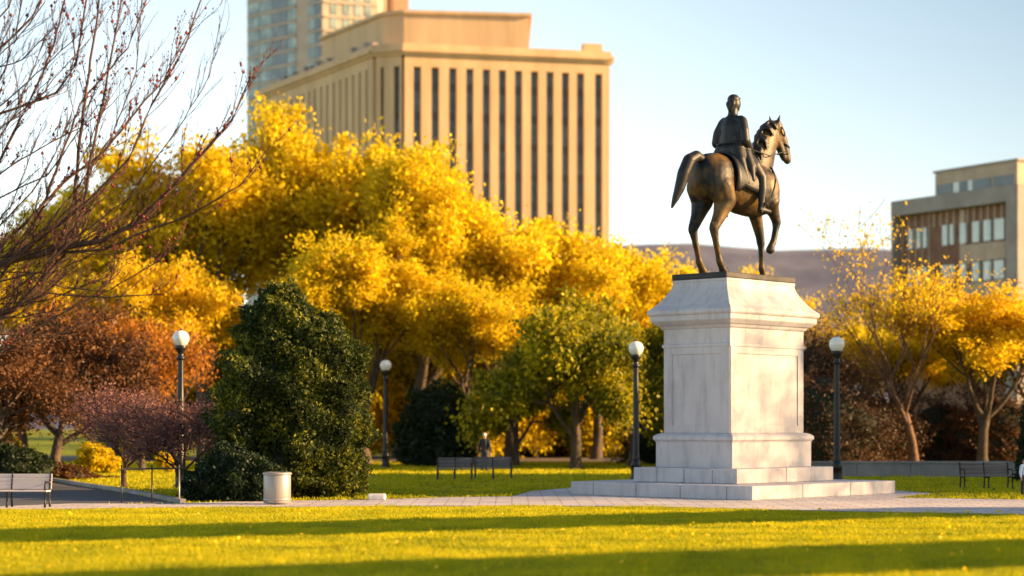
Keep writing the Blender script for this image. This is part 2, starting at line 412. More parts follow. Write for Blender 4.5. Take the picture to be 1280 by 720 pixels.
# ------------------------------------------------------------------ pedestal
PSI = R(47); ch, sh = math.cos(PSI), math.sin(PSI); PC = Vector((6.9, 59.6, 0))
ped = tag(empty('monument_pedestal', PC, PSI), 'tall stepped pale marble pedestal carrying the bronze horseman', 'pedestal')
def slab(mb, L, W, z0, z1, off=(0, 0)): mb.box((-L/2+off[0], -W/2+off[1], z0), (L/2+off[0], W/2+off[1], z1))
def ring_prof(mb, levels):
    """levels: (L, W, z) rectangles stacked into one moulded solid"""
    vs = []; fs = []
    for L, W, z in levels: vs += [(-L/2, -W/2, z), (L/2, -W/2, z), (L/2, W/2, z), (-L/2, W/2, z)]
    for i in range(len(levels)-1):
        for k in range(4):
            k2 = (k+1) % 4; fs.append((i*4+k, i*4+k2, i*4+4+k2, i*4+4+k))
    fs.append((3, 2, 1, 0)); n = len(levels)*4; fs.append((n-4, n-3, n-2, n-1)); mb.add(vs, fs)
# lower step laid in blocks with thin joints
b = MB()
def blocks(mb, L, W, z0, z1, nL, nW, g=.012, dep=.9):
    for i in range(nL):
        x0 = -L/2+i*L/nL+g; x1 = -L/2+(i+1)*L/nL-g
        mb.box((x0, -W/2, z0), (x1, -W/2+dep, z1)); mb.box((x0, W/2-dep, z0), (x1, W/2, z1))
    for i in range(nW):
        y0 = -W/2+dep+g+i*(W-2*dep-2*g)/nW+(.0 if i == 0 else g); y1 = -W/2+dep+g+(i+1)*(W-2*dep-2*g)/nW-g
        mb.box((-L/2, y0, z0), (-L/2+dep, y1, z1)); mb.box((L/2-dep, y0, z0), (L/2, y1, z1))
    mb.box((-L/2+dep*.5, -W/2+dep*.5, z0), (L/2-dep*.5, W/2-dep*.5, z1-.004))
blocks(b, 7.6, 6.84, .012, .41, 3, 3); b.build('lower_step', M['marble'], ped, .018)
b = MB(); blocks(b, 5.08, 3.92, .414, .85, 2, 2); b.build('upper_step', M['marble'], ped, .015)
b = MB(); ring_prof(b, [(4.14, 2.9, .853), (4.14, 2.9, 1.62), (4.18, 2.94, 1.66), (4.27, 3.03, 1.70), (4.27, 3.03, 1.80), (4.12, 2.88, 1.86), (3.98, 2.66, 1.90)])
b.build('plinth', M['marble'], ped, .008)
b = MB(); slab(b, 3.8, 2.48, 1.902, 5.0)
fw, pt = .30, .035
for sgn in (-1, 1):      # raised border round each face panel: the die shows framed panels
    for (axis, Lf, Wf) in (('x', 3.8, 2.48), ('y', 2.48, 3.8)):
        def fb(u0, u1, z0, z1):
            d0 = Wf/2-.01; d1 = Wf/2+pt
            if axis == 'x': b.box((u0, sgn*d0 if sgn > 0 else -d1, z0), (u1, d1 if sgn > 0 else -d0, z1))
            else: b.box((sgn*d0 if sgn > 0 else -d1, u0, z0), (d1 if sgn > 0 else -d0, u1, z1))
        fb(-Lf/2, -Lf/2+fw, 1.904, 4.52); fb(Lf/2-fw, Lf/2, 1.904, 4.52)
        fb(-Lf/2+fw, Lf/2-fw, 1.904, 2.12); fb(-Lf/2+fw, Lf/2-fw, 4.30, 4.52)
b.build('shaft', M['marble'], ped, .006)
b = MB(); ring_prof(b, [(3.86, 2.54, 4.50), (3.92, 2.60, 4.52), (3.92, 2.60, 4.60), (3.84, 2.52, 4.63), (3.84, 2.52, 5.06), (3.95, 2.63, 5.10), (4.05, 2.70, 5.17)]); b.build('frieze', M['marble'], ped, .005)
lv = [(4.05, 2.7, 5.172), (4.22, 2.82, 5.20), (4.48, 3.02, 5.30), (4.52, 3.06, 5.33), (4.52, 3.06, 5.47), (4.62, 3.14, 5.50), (4.66, 3.18, 5.54), (4.66, 3.18, 5.62), (4.60, 3.12, 5.66)]
for i in range(9):
    t = (i+1)/9; k = (1-t)**1.55
    lv.append((3.52+(4.5-3.52)*k, 2.04+(3.02-2.04)*k, 5.68+(6.50-5.68)*t))
lv += [(3.56, 2.08, 6.50), (3.56, 2.08, 6.58)]
b = MB(); ring_prof(b, lv); b.build('cornice', M['marble'], ped, .005)

# ------------------------------------------------------------------ bronze horseman
SC = 2.26
st = tag(empty('equestrian_statue', PC+Vector((0, 0, 6.583)), PSI, SC), 'dark bronze uniformed rider on a walking horse, on the marble pedestal', 'statue')
b = MB(); b.box((-.80, -.46, 0), (.80, .46, .08)); b.build('base_plate', M['bronze_dark'], st, .01)
Z0 = .08
def loft(mb, secs, n=20):
    vs = []; fs = []
    for (x, y, z, wv, hv_, tilt) in secs:
        for k in range(n):
            a = 2*math.pi*k/n; ly = wv*math.cos(a); lz = hv_*math.sin(a)
            vs.append((x-lz*math.sin(tilt), y+ly, z+lz*math.cos(tilt)))
    for i in range(len(secs)-1):
        for k in range(n):
            k2 = (k+1) % n; fs.append((i*n+k, (i+1)*n+k, (i+1)*n+k2, i*n+k2))
    fs.append(tuple(range(n))); n0 = (len(secs)-1)*n; fs.append(tuple(reversed(range(n0, n0+n)))); mb.add(vs, fs, True)
TOR = [(-.80, 1.33, .08, .12), (-.76, 1.33, .19, .22), (-.66, 1.32, .265, .30), (-.50, 1.33, .30, .32), (-.32, 1.31, .30, .32), (-.12, 1.25, .285, .33),
       (.10, 1.21, .29, .35), (.32, 1.21, .29, .37), (.50, 1.22, .27, .38), (.64, 1.22, .235, .34), (.76, 1.20, .18, .26), (.84, 1.18, .10, .15)]
h = MB(); loft(h, [(x, 0, z, wv, hv_, 0) for x, z, wv, hv_ in TOR])
loft(h, [(.46, 0, 1.36, .15, .30, .35), (.58, 0, 1.50, .14, .27, .55), (.68, 0, 1.68, .12, .235, .75), (.76, -.01, 1.86, .10, .19, .85), (.84, -.01, 2.02, .088, .155, .95), (.89, -.015, 2.14, .08, .12, 1.05), (.93, -.02, 2.20, .05, .06, 1.2)])
h.chain([(.95, -.02, 2.15, .105), (1.07, -.05, 1.95, .082), (1.13, -.08, 1.76, .062), (1.14, -.085, 1.70, .058)])
h.ell((.97, -.03, 2.02), (.12, .075, .15)); h.chain([(.97, -.03, 1.97, .07), (1.07, -.075, 1.72, .045)])
for sg in (-1, 1):
    h.ell((1.03, -.035+sg*.075, 2.08), (.03, .022, .028), 8, 6)          # brow over the eye
    h.ell((1.155, -.085+sg*.035, 1.735), (.02, .014, .022), 8, 6)       # nostril
    h.cap((.92, -.02+sg*.06, 2.22), .034, (.925, -.02+sg*.095, 2.325), .010)
    h.ell((.60, sg*.15, 1.20), (.20, .13, .30)); h.ell((-.52, sg*.16, 1.25), (.26, .16, .33))
    h.ell((.76, sg*.09, 1.20), (.11, .10, .16))                          # breast muscles
# hind legs
h.chain([(-.56, .16, 1.18, .19), (-.50, .17, 1.00, .155), (-.60, .165, .80, .10), (-.73, .155, .60, .068), (-.69, .15, .46, .048), (-.62, .145, .24, .042), (-.60, .145, .17, .052), (-.545, .145, .09, .050)])
h.cap((-.545, .145, .09), .05, (-.50, .145, .035), .07); h.cap((-.73, .155, .6), .06, (-.775, .155, .655), .035)
h.chain([(-.54, -.16, 1.18, .19), (-.44, -.17, 1.00, .155), (-.54, -.165, .80, .10), (-.67, -.155, .60, .068), (-.63, -.15, .46, .048), (-.55, -.145, .24, .042), (-.53, -.145, .17, .052), (-.475, -.145, .09, .050)])
h.cap((-.475, -.145, .09), .05, (-.43, -.145, .035), .07); h.cap((-.67, -.155, .6), .06, (-.715, -.155, .655), .035)
# fore legs: left one planted, right one raised
h.chain([(.64, .15, 1.05, .15), (.71, .15, .88, .095), (.80, .14, .60, .064), (.815, .14, .52, .062), (.82, .135, .44, .046), (.825, .135, .24, .042), (.83, .135, .17, .052), (.865, .135, .09, .050)])
h.cap((.865, .135, .09), .05, (.895, .135, .035), .070)
h.chain([(.63, -.15, 1.05, .15), (.68, -.15, .98, .10), (.76, -.15, .84, .070), (.785, -.15, .79, .066), (.765, -.15, .69, .048), (.72, -.15, .55, .046), (.70, -.15, .50, .052), (.66, -.15, .46, .048)])
h.cap((.66, -.15, .46), .049, (.635, -.15, .40), .066)
h.cap((-.2, 0, .96), .05, (-.05, 0, .93), .04)
horse = h.remesh('horse', M['bronze'], .016, st, 8); horse.location = (0, 0, Z0)
# mane
m_ = MB()
for i in range(46):
    t = i/45; cx = .40+.48*t; cz = 1.69+.52*math.sin(t*math.pi/2)**1.1-.02
    sd = rnd.choice((1, 1, -1)); L = .16*(1-.35*t)*rnd.uniform(.7, 1.2)
    p0 = Vector((cx-.02, -.01, cz+.03)); p1 = p0+Vector((rnd.uniform(-.02, .05), sd*.085, -L*.5)); p2 = p1+Vector((rnd.uniform(-.01, .06), sd*.02, -L*.7))
    m_.cap(p0, .030, p1, .026); m_.cap(p1, .026, p2, .010)
for i in range(5): m_.cap((.92, -.02, 2.22), .025, (1.02+.01*i, -.07+.02*i, 2.09-.01*i), .012)
m_.remesh('mane', M['bronze_dark'], .010, horse, 2)
# tail
t_ = MB(); T = [(-.72, 0, 1.53, .06), (-.84, .01, 1.57, .075), (-.97, .03, 1.50, .088), (-1.05, .06, 1.32, .088), (-1.10, .09, 1.12, .072), (-1.15, .12, .98, .048), (-1.19, .15, .86, .018)]
t_.chain(T)
for i in range(16):
    a = i/16*2*math.pi; ry, rx = .05*math.cos(a), .05*math.sin(a)
    t_.chain([(q[0]+rx*q[3]/.085, q[1]+ry*q[3]/.085, q[2], q[3]*.42) for q in T[1:]])
t_.remesh('tail', M['bronze_dark'], .012, horse, 2)
# tack
tk = MB()
def torus_path(mb, pts, r): mb.tube(pts, [r]*len(pts), 6)
def ringp(c, ry, rz, tilt, n=20):
    return [Vector((c[0]-rz*math.sin(a)*math.sin(tilt), c[1]+ry*math.cos(a), c[2]+rz*math.sin(a)*math.cos(tilt))) for a in [2*math.pi*k/n for k in range(n+1)]]
torus_path(tk, ringp((.56, 0, 1.24), .275, .37, -.35), .014)
torus_path(tk, ringp((1.085, -.055, 1.89), .088, .088, 1.1), .009)
torus_path(tk, ringp((.98, -.03, 2.08), .115, .12, .5), .009)
for sg in (-1, 1):
    torus_path(tk, [(1.09, -.07+sg*.065, 1.78), (.96, -.03+sg*.13, 1.80), (.62, sg*.17, 1.70), (.28, sg*.09, 1.76)], .008)
    torus_path(tk, [(.56, sg*.02, 1.66), (.66, sg*.22, 1.42), (.80, sg*.15, 1.22), (.86, 0, 1.16)], .016)
tk.build('bridle', M['bronze_dark'], horse)
# saddle cloth
sc_ = MB(); rows = []
xs = [-.36, -.28, -.18, -.08, .02, .12, .20]
def tor_at(x):
    for a, c in zip(TOR, TOR[1:]):
        if a[0] <= x <= c[0]:
            t = (x-a[0])/(c[0]-a[0]); return [a[i]+(c[i]-a[i])*t for i in range(4)]
for x in xs:
    _, z, wv, hv_ = tor_at(x); row = []
    for k in range(25):
        a = R(-18+(216)*k/24 - 0)
        drop = .05 if (x < -.2) else 0
        a = R(90)+(a-R(90))*(1.12 if x < -.22 else .95)
        row.append((x-.02*math.cos(2*a), (wv+.030)*math.cos(a), z+(hv_+.025)*math.sin(a)))
    rows.append(row)
vsx = [v for r_ in rows for v in r_]; fsx = []
for i in range(len(rows)-1):
    for k in range(24): fsx.append((i*25+k, i*25+k+1, (i+1)*25+k+1, (i+1)*25+k))
sc_.add(vsx, fsx, True); o = sc_.build('saddle_cloth', M['bronze_dark'], horse); sm = o.modifiers.new('t', 'SOLIDIFY'); sm.thickness = .022; sm.offset = 1
# rider
r = MB()
r.ell((-.06, 0, 1.70), (.19, .235, .17)); r.ell((-.06, 0, 1.86), (.16, .205, .2)); r.chain([(-.06, 0, 1.74, .165), (-.07, 0, 1.90, .16), (-.05, 0, 2.02, .165)])
r.ell((-.05, 0, 2.02), (.135, .20, .15)); r.chain([(-.04, .15, 2.12, .075), (-.04, -.15, 2.12, .075)])
r.ell((-.05, 0, 2.14), (.10, .16, .07)); r.cap((-.045, 0, 2.16), .078, (-.025, 0, 2.30), .07)
r.ell((0, -.005, 2.37), (.105, .086, .122)); r.ell((.095, -.01, 2.36), (.026, .014, .024)); r.ell((.055, -.008, 2.30), (.045, .04, .035))
for sg in (-1, 1):
    r.ell((.0, sg*.08, 2.36), (.022, .012, .03), 8, 6)
    r.chain([(-.04, sg*.175, 2.10, .078), (-.08, sg*.235, 1.97, .075), (-.09, sg*.262, 1.84, .070), (.06, sg*.23, 1.76, .056), (.22, sg*.12, 1.73, .040)])
    hx, hy, hz = .25, sg*.10, 1.73; r.ell((hx, hy, hz), (.045, .03, .038))
    for q in range(4): r.chain([(hx+.02, hy-sg*.01, hz+.025-.016*q, .011), (hx+.055, hy-sg*.012, hz+.02-.016*q, .010), (hx+.05, hy-sg*.035, hz+.012-.016*q, .009)])
    r.chain([(hx, hy, hz+.03, .012), (hx+.035, hy-sg*.01, hz+.045, .010)])
    r.chain([(-.02, sg*.14, 1.64, .135), (.10, sg*.27, 1.50, .115), (.20, sg*.345, 1.34, .082), (.19, sg*.365, 1.18, .072), (.165, sg*.37, 1.00, .050), (.16, sg*.37, .93, .048)])
    r.chain([(.13, sg*.37, .90, .046), (.24, sg*.385, .895, .042), (.33, sg*.395, .885, .032)])
    r.chain([(-.10, sg*.12, 1.72, .13), (-.17, sg*.23, 1.56, .085), (-.15, sg*.31, 1.36, .055), (-.13, sg*.335, 1.25, .04)])
    r.chain([(.0, sg*.20, 1.66, .10), (-.01, sg*.31, 1.46, .065), (-.01, sg*.345, 1.30, .04)])
rider = r.remesh('rider', M['bronze_dark'], .013, st, 4); rider.location = (0, 0, Z0); rider.scale = (.95, .93, 1)
q = MB(); q.ell((-.015, 0, 2.425), (.105, .088, .075)); q.chain([(-.08, .04, 2.36, .045), (-.09, 0, 2.28, .04), (-.08, -.03, 2.36, .045)])
q.ell((.06, 0, 2.445), (.05, .07, .02)); q.remesh('hair', M['bronze_dark'], .01, rider, 3)
q = MB(); q.tube(ringp((-.065, 0, 1.80), .225, .182, R(90)-.001+math.pi/2*0, 28), [.014]*29, 6); q.build('belt', M['bronze_dark'], rider)
q = MB(); q.tube([(-.02, .36, 1.62), (-.10, .40, 1.30), (-.25, .42, .96)], [.016, .016, .010], 8); q.tube([(.02, .33, 1.70), (-.02, .36, 1.62)], [.02, .016], 8)
q.build('sword', M['bronze_dark'], rider)
for sg in (-1, 1):
    q = MB(); q.tube([(.19, sg*.375, 1.30), (.19, sg*.40, .98)], [.008, .008], 6)
    q.tube([(.12, sg*.38, .86), (.19, sg*.30, .86), (.26, sg*.38, .86), (.22, sg*.395, .99), (.16, sg*.395, .99), (.12, sg*.38, .86)], [.011]*6, 6)
    q.build('stirrup', M['bronze_dark'], horse)

# ------------------------------------------------------------------ lamps
def make_lamp():
    root = empty('street_lamp')
    b = MB(); b.lathe([(.24, 0), (.24, .10), (.19, .16), (.19, .55), (.21, .58), (.21, .63), (.16, .74), (.145, .85)], 16); b.build('base', M['iron'], root)
    b = MB(); b.lathe([(.135, .85), (.135, 1.0), (.125, 1.02), (.10, 4.35)], 14, caps=False); b.build('pole', M['iron'], root)
    b = MB(); b.lathe([(.10, 4.34), (.15, 4.38), (.15, 4.43), (.10, 4.48), (.11, 4.60), (.19, 4.72), (.21, 4.80), (.18, 4.84)], 16); b.build('collar', M['iron'], root)
    b = MB(); b.lathe([(.15, 4.82), (.23, 4.90), (.285, 5.03), (.285, 5.12), (.24, 5.24), (.16, 5.31), (.06, 5.345), (.005, 5.35)], 20, caps=False)
    g = b.build('globe', M['globe'], root); b = MB(); b.lathe([(.06, 5.338), (.05, 5.36), (.025, 5.40), (.003, 5.44)], 10); b.build('finial', M['iron'], g)
    return root
lamp = make_lamp()
LP = [(1046, 69.8, 'tall black globe lamp standing close right of the marble pedestal'),
      (795, 73.5, 'tall black globe lamp standing close left of the marble pedestal'),
      (482, 95, 'globe lamp between the tall evergreen and the dark rounded yew'),
      (226, 65, 'globe lamp left of the tall evergreen, in front of the amber trees'),
      (588, 122, 'farthest globe lamp, small above the dark rounded yew and the benches')]
for i, (px, Y, lb) in enumerate(LP):
    o = lamp if i == 0 else copy_tree(lamp)
    o.location = (GX(px, Y), Y, 0); tag(o, lb, 'street lamp', 'globe lamps round the park')

# ------------------------------------------------------------------ benches
def make_bench(wd, wood, slat=True):
    root = empty('park_bench')
    b = MB()
    for i in range(4): b.box((-wd/2, -.50+.115*i, .42), (wd/2, -.50+.115*i+.100, .455))
    b.build('seat', wood, root, .006)
    b = MB()
    for i in range(4):
        z = .48+.100*i; y = -.02+.022*i; b.box((-wd/2, y, z), (wd/2, y+.03, z+.094))
    b.build('backrest', wood, root, .006)
    for x in (-wd/2+.05, 0, wd/2-.05):
        b = MB(); b.tube([(x, -.47, 0), (x, -.44, .2), (x, -.45, .41)], [.035, .025, .03], 8); b.tube([(x, .02, 0), (x, -.05, .25), (x, -.03, .42), (x, .075, .90)], [.035, .028, .03, .024], 8)
        b.tube([(x, -.45, .40), (x, -.03, .40)], [.028, .028], 8); b.build('leg', M['iron'], root)
    for x in (-wd/2+.05, wd/2-.05):
        b = MB(); b.tube([(x, -.45, .42), (x, -.47, .60), (x, -.40, .66), (x, .02, .655)], [.022, .022, .028, .024], 8); b.build('armrest', M['iron'], root)
    return root
bd = make_bench(1.75, M['bench_dark'])
bd.location = (GX(1230, 64.6), 64.6, 0); bd.rotation_euler.z = R(6); tag(bd, 'dark slatted bench on the shaded lawn at the right edge, near the child', 'bench', 'dark benches on the lawn')
o = copy_tree(bd); o.location = (GX(569, 74.5), 74.5, 0); o.scale = (.80, 1, 1); o.rotation_euler.z = R(-3); tag(o, 'dark bench on the back lawn just below the rounded yew', 'bench', 'dark benches on the lawn')
o = copy_tree(bd); o.location = (GX(616, 76), 76, 0); o.scale = (.86, 1, 1); o.rotation_euler.z = R(5); tag(o, 'dark bench on the back lawn in front of the standing adult', 'bench', 'dark benches on the lawn')
bl = make_bench(2.1, M['bench_wood']); bl.location = (-13.1, 50.3, 0); bl.rotation_euler.z = R(-2); tag(bl, 'pale mauve wooden bench beside the asphalt path, cut by the left edge', 'bench')

# ------------------------------------------------------------------ bin, stone, post, rail
bin_ = tag(empty('litter_bin', (GX(346.5, 52), 52, .012)), 'pale brushed metal litter bin in front of the tall evergreen', 'litter bin')
b = MB(); b.lathe([(.36, .03), (.37, .05), (.37, .78), (.36, .80)], 32); b.build('drum', M['steel'], bin_)
b = MB(); b.lathe([(.371, .10), (.379, .11), (.379, .15), (.371, .16)], 32); b.build('band', M['steel'], bin_)
b = MB(); b.lathe([(.385, .795), (.395, .81), (.395, .845), (.36, .865), (.20, .87), (.19, .84)], 32); b.build('rim', M['steel'], bin_)
b = MB(); bx0 = GX(470, 54.6); b.box((-.26, -.2, 0), (.26, .2, .19)); o = b.build('stone_block', M['white_stone'], None, .05); o.location = (bx0, 54.9, 0); tag(o, 'small white stone block on the grass at the foot of the tall evergreen', 'stone')
fp = tag(empty('rail_fence', (0, 0, 0)), 'low dark post and rail fence left of the evergreen', 'fence')
ry = 53.0; 
for px in (152, 190, 224):
    b = MB(); x = GX(px, ry); b.tube([(x, ry, 0), (x, ry, 1.05)], [.024, .020], 8); b.build('post', M['steel'] if px == 224 else M['iron'], fp)
b = MB(); b.tube([(GX(150, ry), ry, .93), (GX(228, ry), ry, .96)], [.022, .022], 8); b.build('rail', M['iron'], fp)

# walls
def wallobj(name, x0, x1, y0, y1, zt, mat, label, cope=.08):
    r_ = tag(empty(name, ((x0+x1)/2, y0, 0)), label, 'wall'); hw = (x1-x0)/2
    b = MB(); nb = max(1, int((x1-x0)/2.2)); wv = (x1-x0)/nb
    for i in range(nb): b.box((-hw+i*wv+.008, 0, 0), (-hw+(i+1)*wv-.008, y1-y0, zt))
    b.build('masonry', mat, r_, .012); b = MB(); b.box((-hw-.05, -.06, zt+.002), (hw+.05, y1-y0+.06, zt+cope)); b.build('coping', mat, r_, .01); return r_
wallobj('low_wall', GX(1004, 79), GX(1340, 79), 79, 79.5, .56, M['wall_stone'], 'long low grey stone wall behind the right lawn and its bench')
wallobj('low_wall', GX(640, 133), GX(830, 133), 133, 133.6, 1.55, M['wall_stone'], 'pale stone wall behind the back path, left of the pedestal')
wallobj('garden_wall', GX(486, 136), GX(524, 136), 136, 137, 4.1, M['wall_stone'], 'tall pale wall stub between the globe lamp and the rounded yew')

# ------------------------------------------------------------------ trees
class Tree:
    """recursive branching skeleton; tips collected for foliage"""
    def __init__(s, seed, levels=5, kids=(3, 4), spread=32, decay=.76, up=.25, trunk=.24, r0=.022, sides=6, droop=0., wig=.12):
        s.r = random.Random(seed); s.seg = []; s.tips = []; s.sides = sides; s.levels = levels; s.kids = kids; s.spread = spread; s.decay = decay; s.up = up; s.wig = wig; s.droop = droop
        s.grow(Vector((0, 0, 0)), Vector((0, 0, 1)), trunk, r0, 0)
    def grow(s, p, d, L, rad, lv):
        pts = [p.copy()]; rads = [rad*(1.35 if lv == 0 else 1)]; n = 4 if lv < 3 else 3; taper = .62 if lv else .78
        for i in range(n):
            d = (d+Vector([s.r.uniform(-1, 1)*s.wig for _ in range(3)])+Vector((0, 0, (s.up if lv else .1)*.25 - s.droop*lv*.05))).normalized()
            p = p+d*L/n; pts.append(p.copy()); rads.append(rad*(1-(1-taper)*(i+1)/n))
            if lv >= s.levels-1: s.tips.append(p.copy())
        s.seg.append((pts, rads, lv))
        if lv == s.levels: return
        k = s.r.randint(*s.kids) + (1 if lv == 0 else 0); ph = s.r.uniform(0, 6.28)
        for i in range(k):
            a = R(s.spread*s.r.uniform(.6, 1.3)); ph2 = ph+i*2*math.pi/k+s.r.uniform(-.4, .4)
            up = Vector((0, 0, 1)) if abs(d.z) < .95 else Vector((1, 0, 0)); u = d.cross(up).normalized(); v = d.cross(u)
            nd = (d*math.cos(a)+(u*math.cos(ph2)+v*math.sin(ph2))*math.sin(a)+Vector((0, 0, s.up*.3))).normalized()
            st = pts[-1] if i < 2 or lv == 0 and i < 3 else pts[-2]
            s.grow(st, nd, L*s.decay*s.r.uniform(.8, 1.2) if lv else L*1.05*s.r.uniform(.8, 1.15), rad*taper*s.r.uniform(.62, .8), lv+1)
    def fit(s, H, W):
        zs = [p.z for p in s.tips]; xs = [math.hypot(p.x, p.y) for p in s.tips]
        sz = H/max(zs); sx = (W/2)/(sorted(xs)[int(len(xs)*.96)])
        f = lambda p: Vector((p.x*sx, p.y*sx, p.z*sz)); s.k = (sx+sz)/2
        s.seg = [([f(p) for p in a], [q*sz*.9 for q in b], c) for a, b, c in s.seg]; s.tips = [f(p) for p in s.tips]; return s
    def wood(s, name, maxlv=9, mn=.012):
        trunk = MB(); br = MB()
        for pts, rads, lv in s.seg:
            if lv > maxlv: continue
            (trunk if lv == 0 else br).tube(pts, [max(q, mn) for q in rads], 10 if lv == 0 else (6 if lv < 3 else 4), caps=False)
        return trunk, br
def foliage(tips, n_per, sig, size, frac=1.0, zmin=None, dens=None):
    t = np.array([tuple(p) for p in tips])
    if frac < 1: t = t[npr.random(len(t)) < frac]
    if zmin is not None: t = t[t[:, 2] > zmin]
    c = np.repeat(t, n_per, axis=0)
    sg = sig*(.6+.8*npr.random((len(t), 1))); sg = np.repeat(sg, n_per, axis=0)
    c = c+npr.normal(size=c.shape)*sg*np.array([1, 1, .75])
    return leaf_verts(c, size)
PROTO = {}
def proto_tree(key, seed, H, W, leaf, n_per, sig, size, bark='bark', frac=1.0, maxlv=5, name='tree', **kw):
    T_ = Tree(seed, **kw).fit(H, W); tr, br = T_.wood(name, maxlv)
    a = tr.mesh('trunk'); b_ = br.mesh('branches'); l = np_mesh('crown', foliage(T_.tips, n_per, sig, size, frac), 4)
    a.materials.append(M[bark]); b_.materials.append(M[bark]); l.materials.append(M[leaf]); PROTO[key] = (a, b_, l, len(T_.tips)); print(key, len(T_.tips), len(l.polygons))
def put_tree(key, name, px, Y, label, rz=0, sc=(1, 1, 1), cat='tree', group=None, leafmat_=None, z=0):
    a, b_, l, _ = PROTO[key]; o = empty(name, (GX(px, Y), Y, z), R(rz)); o.scale = sc
    link('trunk', a, None, o); link('branches', b_, None, o)
    c = link('crown', l, None, o)
    if leafmat_: c.material_slots[0].link = 'OBJECT'; c.material_slots[0].material = M[leafmat_]
    return tag(o, label, cat, group)
proto_tree('elmA', 3, 20, 15, 'yellow', 115, .50, .155, frac=.72, levels=4, kids=(3, 4), spread=34, up=.3, trunk=.20)
proto_tree('elmB', 8, 20, 13, 'yellow', 115, .50, .155, frac=.72, levels=4, kids=(3, 4), spread=30, up=.35, trunk=.22)
proto_tree('elmC', 21, 15, 13, 'yellow', 100, .45, .14, frac=.75, levels=4, kids=(3, 4), spread=36, up=.25, trunk=.2)
G1 = 'tall yellow trees behind the lawn'
put_tree('elmA', 'elm_tree', 262, 112, 'large yellow tree with a rounded top, rising above the tall evergreen', 20, (1.08, 1.05, .93), group=G1)
put_tree('elmB', 'elm_tree', 392, 116, 'tallest golden tree, its crown in front of the left end of the tan office block', 130, (1.0, 1.0, 1.07), group=G1)
put_tree('elmA', 'elm_tree', 520, 110, 'broad golden tree below the shaded corner of the tan office block', 250, (.9, .9, .90), group=G1)
put_tree('elmC', 'elm_tree', 640, 112, 'yellow tree below the middle windows of the tan office block', 70, (.98, 1, .98), group=G1)
put_tree('elmC', 'elm_tree', 745, 118, 'lower yellow tree under the right end of the tan office block', 200, (.82, .9, .86), group=G1)
put_tree('elmC', 'elm_tree', 140, 116, 'yellow tree behind the bare branches at left', 300, (1.05, 1, 1.12), group=G1, leafmat_='yellow')
put_tree('elmC', 'elm_tree', 30, 112, 'yellow tree lowest at the far left edge behind the rust coloured tree', 10, (.9, .9, .82), group=G1)
put_tree('elmB', 'elm_tree', 455, 104, 'golden tree with a thick dark trunk beside the globe lamp', 15, (.80, .8, .66), group=G1, leafmat_='yellow')
put_tree('elmC', 'elm_tree', 590, 104, 'low spreading yellow tree above the rounded yew', 160, (.66, .7, .66), group=G1)
put_tree('elmC', 'elm_tree', 215, 100, 'slender amber tree behind the globe lamp at left', 115, (.55, .6, .72), group=G1, leafmat_='yellow_orange')
put_tree('elmC', 'elm_tree', 900, 165, 'distant low yellow tree seen between the horse legs', 115, (1.15, 1, 1.02), group='distant yellow trees behind the pedestal', leafmat_='yellow')
put_tree('elmC', 'elm_tree', 820, 165, 'distant low yellow tree just left of the pedestal cap', 15, (.9, 1, 1.02), group='distant yellow trees behind the pedestal', leafmat_='yellow')
proto_tree('maple', 31, 8.5, 9, 'yellow_green', 75, .36, .12, levels=4, kids=(3, 4), spread=38, up=.12, trunk=.17, r0=.03)
put_tree('maple', 'maple_tree', 720, 92, 'dark green and yellow tree with a short black trunk, left of the pedestal', 40, (.92, .9, 1.0))
put_tree('maple', 'maple_tree', 790, 98, 'green tree half hidden behind the left side of the pedestal', 140, (.75, .8, .98))
put_tree('maple', 'maple_tree', 645, 100, 'small dark green tree right of the rounded yew', 210, (.55, .6, .72))
proto_tree('lowelm', 77, 10, 11, 'yellow', 130, .6, .14, levels=4, kids=(3, 4), spread=52, up=-.04, droop=.35, trunk=.09)
for px_, Y_, sc_, lm_, lb_ in ((505, 125, (.8, .8, .95), 'yellow_green', 'olive yellow drooping tree between the left globe lamp and the rounded yew'),
        (600, 122, (.85, .8, .95), 'yellow', 'low branched yellow tree behind the farthest globe lamp'),
        (690, 126, (.9, .8, 1.1), 'yellow', 'yellow tree behind the dark green and yellow tree'),
        (785, 126, (.75, .8, 1.05), 'yellow', 'yellow tree behind the globe lamp left of the pedestal'),
        (395, 120, (.9, .8, 1.1), 'yellow', 'yellow tree showing just above the right shoulder of the evergreen'),
        (262, 118, (.8, .8, .95), 'yellow', 'yellow tree between the left globe lamp and the evergreen'),
        (180, 122, (.9, .8, 1.1), 'yellow', 'yellow tree behind the orange trees at left')):
    put_tree('lowelm', 'elm_tree', px_, Y_, lb_, px_*1.7, sc_, group='low branched trees beyond the back lawn', leafmat_=lm_)
# right side
proto_tree('bareR', 44, 13, 11.5, 'yellow_orange', 3, .30, .10, bark='bark_warm', levels=5, kids=(2, 4), spread=27, up=.4, trunk=.24, r0=.024, decay=.74, frac=.75)
put_tree('bareR', 'bare_tree', 1143, 94, 'half bare orange brown tree with a stout forked trunk, right of the pedestal', 0, (.88, .88, .98))
put_tree('bareR', 'bare_tree', 1062, 110, 'thin bare tree close right of the pedestal, rising in front of the hill', 120, (.62, .7, .86))
put_tree('elmC', 'elm_tree', 1228, 96, 'bright golden tree in front of the flat roofed brick building', 95, (.74, .72, .60), group='yellow trees at the right', leafmat_='yellow_orange')
put_tree('elmC', 'elm_tree', 1120, 106, 'yellow tree behind the forked trunk of the half bare tree', 200, (.66, .6, .52), group='yellow trees at the right', leafmat_='yellow')
put_tree('elmC', 'elm_tree', 1310, 100, 'golden tree running off the right edge of the picture', 10, (.7, .66, .56), group='yellow trees at the right', leafmat_='yellow')
